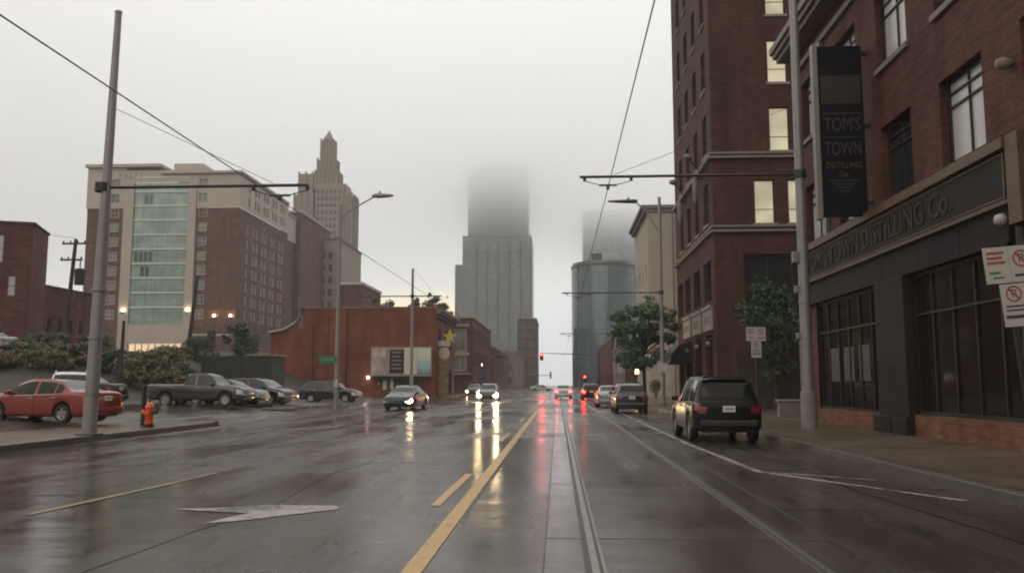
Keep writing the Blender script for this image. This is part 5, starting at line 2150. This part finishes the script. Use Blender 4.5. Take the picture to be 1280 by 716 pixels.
t = thing('traffic_light', 'dark far traffic light on a straight arm beyond the red one', 'traffic light', (-12.2, 300, 0.15))
g = MB()
g.tube([(0, 0, 0), (0, 0, 6.0)], [0.16, 0.12], 8)
g.build('pole', M['darksteel'], t)
g = MB()
g.tube([(0, 0, 4.2), (9.6, 0, 4.5)], 0.1, 8)
g.build('mast_arm', M['darksteel'], t)
g = MB()
g.box(9.4, 10.0, -0.2, 0.2, 3.3, 5.6)
g.build('signal_head', M['black'], t)

# lamp post with a blue banner
t = thing('lamp_post', 'small lamp post with a blue banner and a lit globe at the left kerb', 'lamp post', (-12.6, 140, 0.15))
g = MB()
g.tube([(0, 0, 0), (0, 0, 4.2)], [0.1, 0.06], 10)
g.build('pole', M['darksteel'], t)
g = MB()
g.lathe([(0.08, 4.2), (0.24, 4.35), (0.27, 4.55), (0.2, 4.75), (0.02, 4.85)], 12)
g.build('globe', M['lampwhite'], t, smooth=True)
g = MB()
g.box(0.05, 0.75, -0.02, 0.02, 1.3, 3.9)
g.build('banner', plain('blue banner', (0.06, 0.14, 0.24), 0.6), t)
# lit walk lamp under the tree
t = thing('crossing_signal', 'amber lit crossing signal on a post behind the street tree', 'crossing signal', (at(796, 464, 76).x, 76, 0.15))
g = MB()
g.tube([(0, 0, 0), (0, 0, 2.9)], 0.06, 8)
g.build('post', M['darksteel'], t)
g = MB()
g.box(-0.22, 0.22, -0.12, 0.1, 2.15, 2.75)
hd = g.build('housing', M['black'], t, bevel=0.03)
g = MB()
g.box(-0.15, 0.15, -0.135, -0.121, 2.25, 2.65)
g.build('lens', emit('amber sign', (1.0, 0.66, 0.25), 7), hd)

# utility poles


def utility_pole(label, x, y, z0, H, lean, arms, drum=False, r=0.16):
    t = thing('utility_pole', label, 'utility pole', (x, y, z0), 0, 'wooden utility poles')
    g = MB()
    g.tube([(0, 0, 0), (lean, 0, H)], [r, r * 0.7], 10)
    g.build('pole', M['wood_pole'], t, smooth=40)
    for (za, a0, a1) in arms:
        g = MB()
        lx = lean * za / H
        g.box(lx + a0, lx + a1, -0.26, -0.13, za - 0.07, za + 0.07)
        ar = g.build('crossarm', M['wood_pole'], t)
        g = MB()
        for k in range(4):
            xx = lx + a0 + 0.1 + (a1 - a0 - 0.2) * k / 3
            g.lathe([(0.03, 0.07), (0.06, 0.1), (0.07, 0.2), (0.03, 0.26)], 8, c=(xx, -0.2, za))
        g.build('insulator', M['dconc'], ar)
    if drum:
        g = MB()
        lx = lean * 0.78
        g.lathe([(0.01, -0.75), (0.40, -0.7), (0.42, 0.5), (0.36, 0.62), (0.01, 0.68)], 14, c=(lx + 0.62, 0, H - 3.1))
        g.tube([(lx + 0.6, 0, H - 2.4), (lx + 0.6, 0, H - 1.6)], 0.05, 6)
        g.build('transformer', M['dconc'], t, smooth=40)
    return t


a, b_ = at(80, 432, 68), at(95, 299, 68)
utility_pole('leaning wooden utility pole with two crossarms and a transformer drum', a.x, 68, a.z, b_.z - a.z, b_.x - a.x, [(b_.z - a.z - 0.4, -1.0, 1.0), (b_.z - a.z - 1.75, -1.0, 0.85)], True, 0.2)
a, b_ = at(235, 428, 74), at(247, 345, 74)
utility_pole('bare leaning wooden pole in front of the hotel bay', a.x, 74, land(a.x, 74), b_.z - land(a.x, 74), b_.x - a.x, [], False, 0.19)
a, b_ = at(150, 470, 50), at(155, 401, 50)
utility_pole('short dark wooden post among the shrubs behind the red sedan', a.x, 50, land(a.x, 50), b_.z - land(a.x, 50), b_.x - a.x, [], False, 0.13)
g = MB()
a, b_ = at(96, 300, 68), at(8, 296, 90)
g.tube([at(95, 298, 68), at(60, 293, 78), at(40, 290, 90)], 0.02, 5)
tag(g.build('power_line', M['darksteel']), 'thin power line running off the leaning utility pole', 'wire')
# two small wall lamps in the shrubs
t = thing('garden_lamp', 'small bright lamp on a post among the shrubs left of the hotel', 'lamp', (at(154, 442, 60).x, 60, land(at(154, 442, 60).x, 60)))
zz = at(154, 442, 60).z - land(at(154, 442, 60).x, 60)
g = MB()
g.tube([(0, 0, 0), (0, 0, max(0.3, zz - 0.1))], 0.04, 6)
g.build('post', M['darksteel'], t)
g = MB()
g.lathe([(0.0, zz - 0.14), (0.13, zz - 0.08), (0.15, zz + 0.05), (0.0, zz + 0.15)], 10)
g.build('globe', emit('garden globe', (1.0, 0.85, 0.6), 14), t, smooth=True)

# hydrant and post
hx = at(186, 533, 26.6)
t = thing('fire_hydrant', 'orange red fire hydrant with dark caps at the left kerb', 'fire hydrant', (hx.x, 26.6, 0.155))
g = MB()
g.lathe([(0.155, 0.11), (0.155, 0.16), (0.125, 0.17), (0.12, 0.58), (0.14, 0.6), (0.14, 0.64), (0.125, 0.66), (0.10, 0.73), (0.05, 0.78), (0.03, 0.79)], 18)
g.build('barrel', M['hydrant'], t, smooth=40)
g = MB()
g.lathe([(0.17, 0.0), (0.17, 0.05), (0.13, 0.055), (0.13, 0.11), (0.15, 0.11)], 18)
g.build('base_flange', M['darksteel'], t, smooth=40)
g = MB()
g.lathe([(0.03, 0.79), (0.03, 0.85), (0.0, 0.852)], 6)
g.build('cap_nut', M['darksteel'], t)
for (dx, dy, rr) in ((1, 0, 0.065), (-1, 0, 0.065), (0, -1, 0.085)):
    g = MB()
    a = Vector((dx, dy, 0))
    c = Vector((0, 0, 0.47))
    g.tube([c + a * 0.10, c + a * 0.20], rr, 12)
    g.tube([c + a * 0.20, c + a * 0.24], rr * 1.15, 12)
    g.build('outlet', M['darksteel'] if dx > 0 else M['hydrant'], t)
bx = at(179, 520, 27.6)
g = MB()
g.tube([(0, 0, 0), (0, 0, 1.28)], 0.075, 10)
g.lathe([(0.075, 1.28), (0.05, 1.32), (0.0, 1.33)], 10)
o = g.build('bollard', M['black'], loc=(bx.x, 27.6, 0.155))
tag(o, 'black steel bollard right behind the orange fire hydrant', 'bollard')
mx_ = gp(226, 524, 0.16)
g = MB()
g.lathe([(0.0, 0.03), (0.3, 0.03), (0.42, 0.02), (0.5, 0.0)], 20)
o = g.build('manhole_cover', M['darksteel'], loc=(mx_[0], mx_[1], 0.156), smooth=40)
tag(o, 'dark round cover in the wet pavement right of the hydrant', 'manhole cover')
for (x, y, lb) in ((-14.4, 44.0, 'low broken kerb block lying in the wet lot near the pickup'), (-14.9, 47.4, 'low wheel stop lying in the lot past the pickup')):
    g = MB()
    g.box(-0.9, 0.9, -0.12, 0.12, 0, 0.13)
    o = g.build('wheel_stop', M['kerb'], loc=(x, y, land(x, y) + 0.012), rot=(0, 0, R(8)), bevel=0.04)
    tag(o, lb, 'wheel stop')
for (x, y, r_, lb) in ((-3.4, 26, 0.36, 'round manhole cover in the middle of the left lanes'), (-8.6, 34.0, 0.36, 'round manhole cover out in the far left lane')):
    g = MB()
    g.lathe([(0.0, 0.011), (r_ - 0.05, 0.011), (r_, 0.008), (r_ + 0.04, 0.004)], 24)
    o = g.build('manhole_cover', M['darksteel'], loc=(x, y, 0.001))
    tag(o, lb, 'manhole cover')

# wet leaves washed into the right gutter and over the pavement
rl = random.Random(77)
g = MB()
for _ in range(420):
    y = 7 + 50 * rl.random() ** 1.6
    if rl.random() < 0.6:
        x, z = KR - 0.02 - abs(rl.gauss(0, 0.22)), 0.012
    else:
        x, z = rl.uniform(KR + 0.2, FAC - 0.15), 0.160
    a = rl.uniform(0, 6.28)
    s_ = rl.uniform(0.025, 0.055)
    u_, v_ = Vector((math.cos(a), math.sin(a), 0)) * s_, Vector((-math.sin(a), math.cos(a), 0.15)) * s_ * 0.55
    p_ = Vector((x, y, z + 0.004 + 0.012 * rl.random()))
    g.face([p_ - u_, p_ - v_, p_ + u_, p_ + v_])
tag(g.build('fallen_leaves', M['leaf_olive']), kind='stuff')

# ------------------------------------------------------------------ trees and shrubs


def leaves(mb, c, rad, n, size, rnd, flat=0.75, shell=0.35):
    for _ in range(n):
        while True:
            d = Vector((rnd.uniform(-1, 1), rnd.uniform(-1, 1), rnd.uniform(-1, 1)))
            if 0.05 < d.length < 1:
                break
        q = d.normalized() * (shell + (1 - shell) * rnd.random() ** 0.6)
        p = Vector(c) + Vector((q.x * rad[0], q.y * rad[1], q.z * rad[2]))
        nrm = (q + Vector((rnd.uniform(-1, 1), rnd.uniform(-1, 1), rnd.uniform(-0.2, 1.2))) * 0.9).normalized()
        a = nrm.orthogonal().normalized()
        ang = rnd.uniform(0, 6.28)
        b2 = nrm.cross(a)
        u, v = a * math.cos(ang) + b2 * math.sin(ang), b2 * math.cos(ang) - a * math.sin(ang)
        s = size * rnd.uniform(0.6, 1.3)
        mb.face([p - u * s, p - v * s * 0.45 + nrm * s * 0.12, p + u * s, p + v * s * 0.45 + nrm * s * 0.12])


def tree(label, x, y, z0, H, cw, ch, nl, size, leaf, seed, clumps=16, r=0.11, name='tree', trunk_lean=0.0, group=None, cf=0.19):
    rnd = random.Random(seed)
    t = thing(name, label, 'tree', (x, y, z0), 0, group)
    cz = H - ch / 2
    tr = MB()
    fork = max(0.5, H - ch * 0.9)
    tr.tube([(0, 0, -0.1), (trunk_lean * 0.4 + 0.04, 0, fork * 0.45), (trunk_lean, 0.02, fork), (trunk_lean, 0, cz)], [r * 1.25, r, r * 0.85, r * 0.4], 9)
    cr = MB()
    cen = []
    for i in range(clumps):
        a = i * 2.39996 + rnd.uniform(-0.3, 0.3)
        k = math.sqrt((i + 0.6) / clumps)
        hz = rnd.uniform(-0.5, 0.5)
        k2 = k * math.sqrt(max(0.1, 1 - (2 * hz) ** 2 * 0.75))
        c = Vector((trunk_lean + math.cos(a) * cw / 2 * k2 * 0.82, math.sin(a) * cw / 2 * k2 * 0.82, cz + hz * ch * 0.86))
        cen.append(c)
        s0 = Vector((trunk_lean, 0, fork + (c.z - fork) * rnd.uniform(0.1, 0.4)))
        mid = (s0 + c) / 2 + Vector((rnd.uniform(-.15, .15), rnd.uniform(-.15, .15), 0.1))
        tr.tube([s0, mid, c], [r * 0.45, r * 0.28, r * 0.1], 5)
    for c in cen:
        s = rnd.uniform(0.55, 1.35)
        leaves(cr, c, (cw * cf * s, cw * cf * s, ch * cf * 0.74 * s), int(nl / clumps * s), size, rnd, shell=0.15)
    for _ in range(clumps // 2):
        c = rnd.choice(cen) + Vector((rnd.uniform(-.3, .3) * cw * .5, rnd.uniform(-.3, .3) * cw * .5, rnd.uniform(-.1, .2) * ch))
        leaves(cr, c, (cw * 0.08, cw * 0.08, ch * 0.06), int(nl / clumps * 0.25), size * 0.9, rnd, shell=0.1)
    tr.build('trunk', M['bark'], t, smooth=True)
    cr.build('crown', leaf, t)
    return t


tree('leafy green street tree at the right kerb by the parked suv', 5.95, 60, 0.15, 7.1, 5.6, 4.7, 6600, 0.15, M['leaf_street'], 3, clumps=36, r=0.13, cf=0.145)
tree('very dark leafy tree filling the alley between the brick buildings', 11.4, 46, 0.15, 7.0, 4.0, 5.2, 4200, 0.13, M['leaf_dark'], 5, clumps=34, r=0.10, cf=0.15)
tree('low dark tree behind the left end of the lot enclosure', at(250, 440, 72).x, 72, land(at(250, 440, 72).x, 72) - 0.5, at(250, 405, 72).z - land(at(250, 440, 72).x, 72) + 0.5, 3.5, 4.2, 3200, 0.15, M['leaf_dark'], 7, group=None)
tree('low dark tree behind the middle of the lot enclosure', at(300, 440, 74).x, 74, land(at(300, 440, 74).x, 74) - 0.5, at(300, 407, 74).z - land(at(300, 440, 74).x, 74) + 0.5, 3.2, 4.0, 3200, 0.15, M['leaf_dark'], 8, group=None)
for i, (px, py, w_, lb) in enumerate(((468, 372, 3.6, 'leftmost dark treetop showing above the warehouse roof'), (492, 374, 3.0, 'small round treetop second from the left above the warehouse roof'),
                                      (518, 373, 3.2, 'treetop above the billboard behind the warehouse roof'), (546, 370, 4.2, 'bushiest treetop at the street end of the warehouse roof'))):
    p = at(px, py, 118)
    tree(lb, p.x, 118, 0, p.z, w_, 4.4, 1300, 0.24, M['leaf_olive'], 30 + i, clumps=9, r=0.14, group='treetops behind the warehouse')
rnd = random.Random(12)
lbls = ['olive green shrub at the far left edge of the bank', 'wide olive shrub below the old brick house', 'low bright shrub under the utility pole', 'olive shrub left of the tall tram pole',
        'shrub half hidden by the tall tram pole', 'dark green shrub right of the tall tram pole', 'shrub beside the short dark post', 'tall bushy shrub right of the small bright lamp',
        'olive shrub above the bed of the pickup', 'low shrub above the cab of the pickup', 'dark shrub below the brick shed', 'small shrub in front of the hotel doors']
for i, (px, py, Y, w_, h_, lf) in enumerate(((8, 448, 54, 3.4, 2.6, 'leaf_olive'), (38, 444, 56, 3.6, 2.8, 'leaf_shrub'), (68, 446, 54, 2.8, 2.3, 'leaf_shrub'), (96, 442, 56, 2.6, 2.8, 'leaf_olive'),
                                             (122, 436, 58, 2.6, 3.4, 'leaf_shrub'), (138, 442, 56, 2.2, 2.8, 'leaf_dark'), (163, 444, 54, 2.4, 2.4, 'leaf_shrub'), (184, 434, 58, 3.0, 3.6, 'leaf_shrub'),
                                             (206, 444, 56, 2.6, 2.6, 'leaf_olive'), (228, 452, 60, 2.4, 2.6, 'leaf_dark'), (56, 432, 64, 3.4, 2.8, 'leaf_dark'), (214, 436, 64, 3.0, 3.0, 'leaf_olive'))):
    p = at(px, py, Y)
    zg = land(p.x, Y) - 0.06
    hh = max(h_ * 0.5, p.z - h_ * 0.05 - zg)
    t = thing('shrub', lbls[i], 'shrub', (p.x, Y, zg), 0, 'shrubs along the bank')
    st = MB()
    fo = MB()
    for k in range(9):
        a = rnd.uniform(0, 6.28)
        c = Vector((math.cos(a) * w_ * 0.36 * rnd.random() ** .5, math.sin(a) * w_ * 0.36 * rnd.random() ** .5, hh * rnd.uniform(0.3, 0.86)))
        st.tube([(0, 0, -0.1), (c.x * 0.6, c.y * 0.6, c.z * 0.5), c], [0.05, 0.035, 0.015], 5)
        s = rnd.uniform(0.7, 1.2)
        leaves(fo, c, (w_ * 0.26 * s, w_ * 0.26 * s, hh * 0.2 * s), 190, 0.13, rnd, shell=0.1)
    for k in range(6):
        c = Vector((rnd.uniform(-.5, .5) * w_, rnd.uniform(-.3, .3) * w_, hh * rnd.uniform(0.1, 0.35)))
        leaves(fo, c, (w_ * 0.22, w_ * 0.22, hh * 0.16), 120, 0.13, rnd, shell=0.1)
    st.build('stem', M['bark'], t)
    fo.build('foliage', M[lf], t)
t = thing('shrub', 'small pale shrub at the foot of the beige building', 'shrub', (9.0, 80, 0.15), 0)
fo = MB()
st = MB()
for k in range(6):
    c = Vector((rnd.uniform(-.4, .4), rnd.uniform(-.4, .4), rnd.uniform(0.4, 1.5)))
    st.tube([(0, 0, 0), c], 0.02, 5)
    leaves(fo, c, (0.5, 0.5, 0.4), 120, 0.1, rnd, shell=0.1)
st.build('stem', M['bark'], t)
fo.build('foliage', M['leaf_olive'], t)
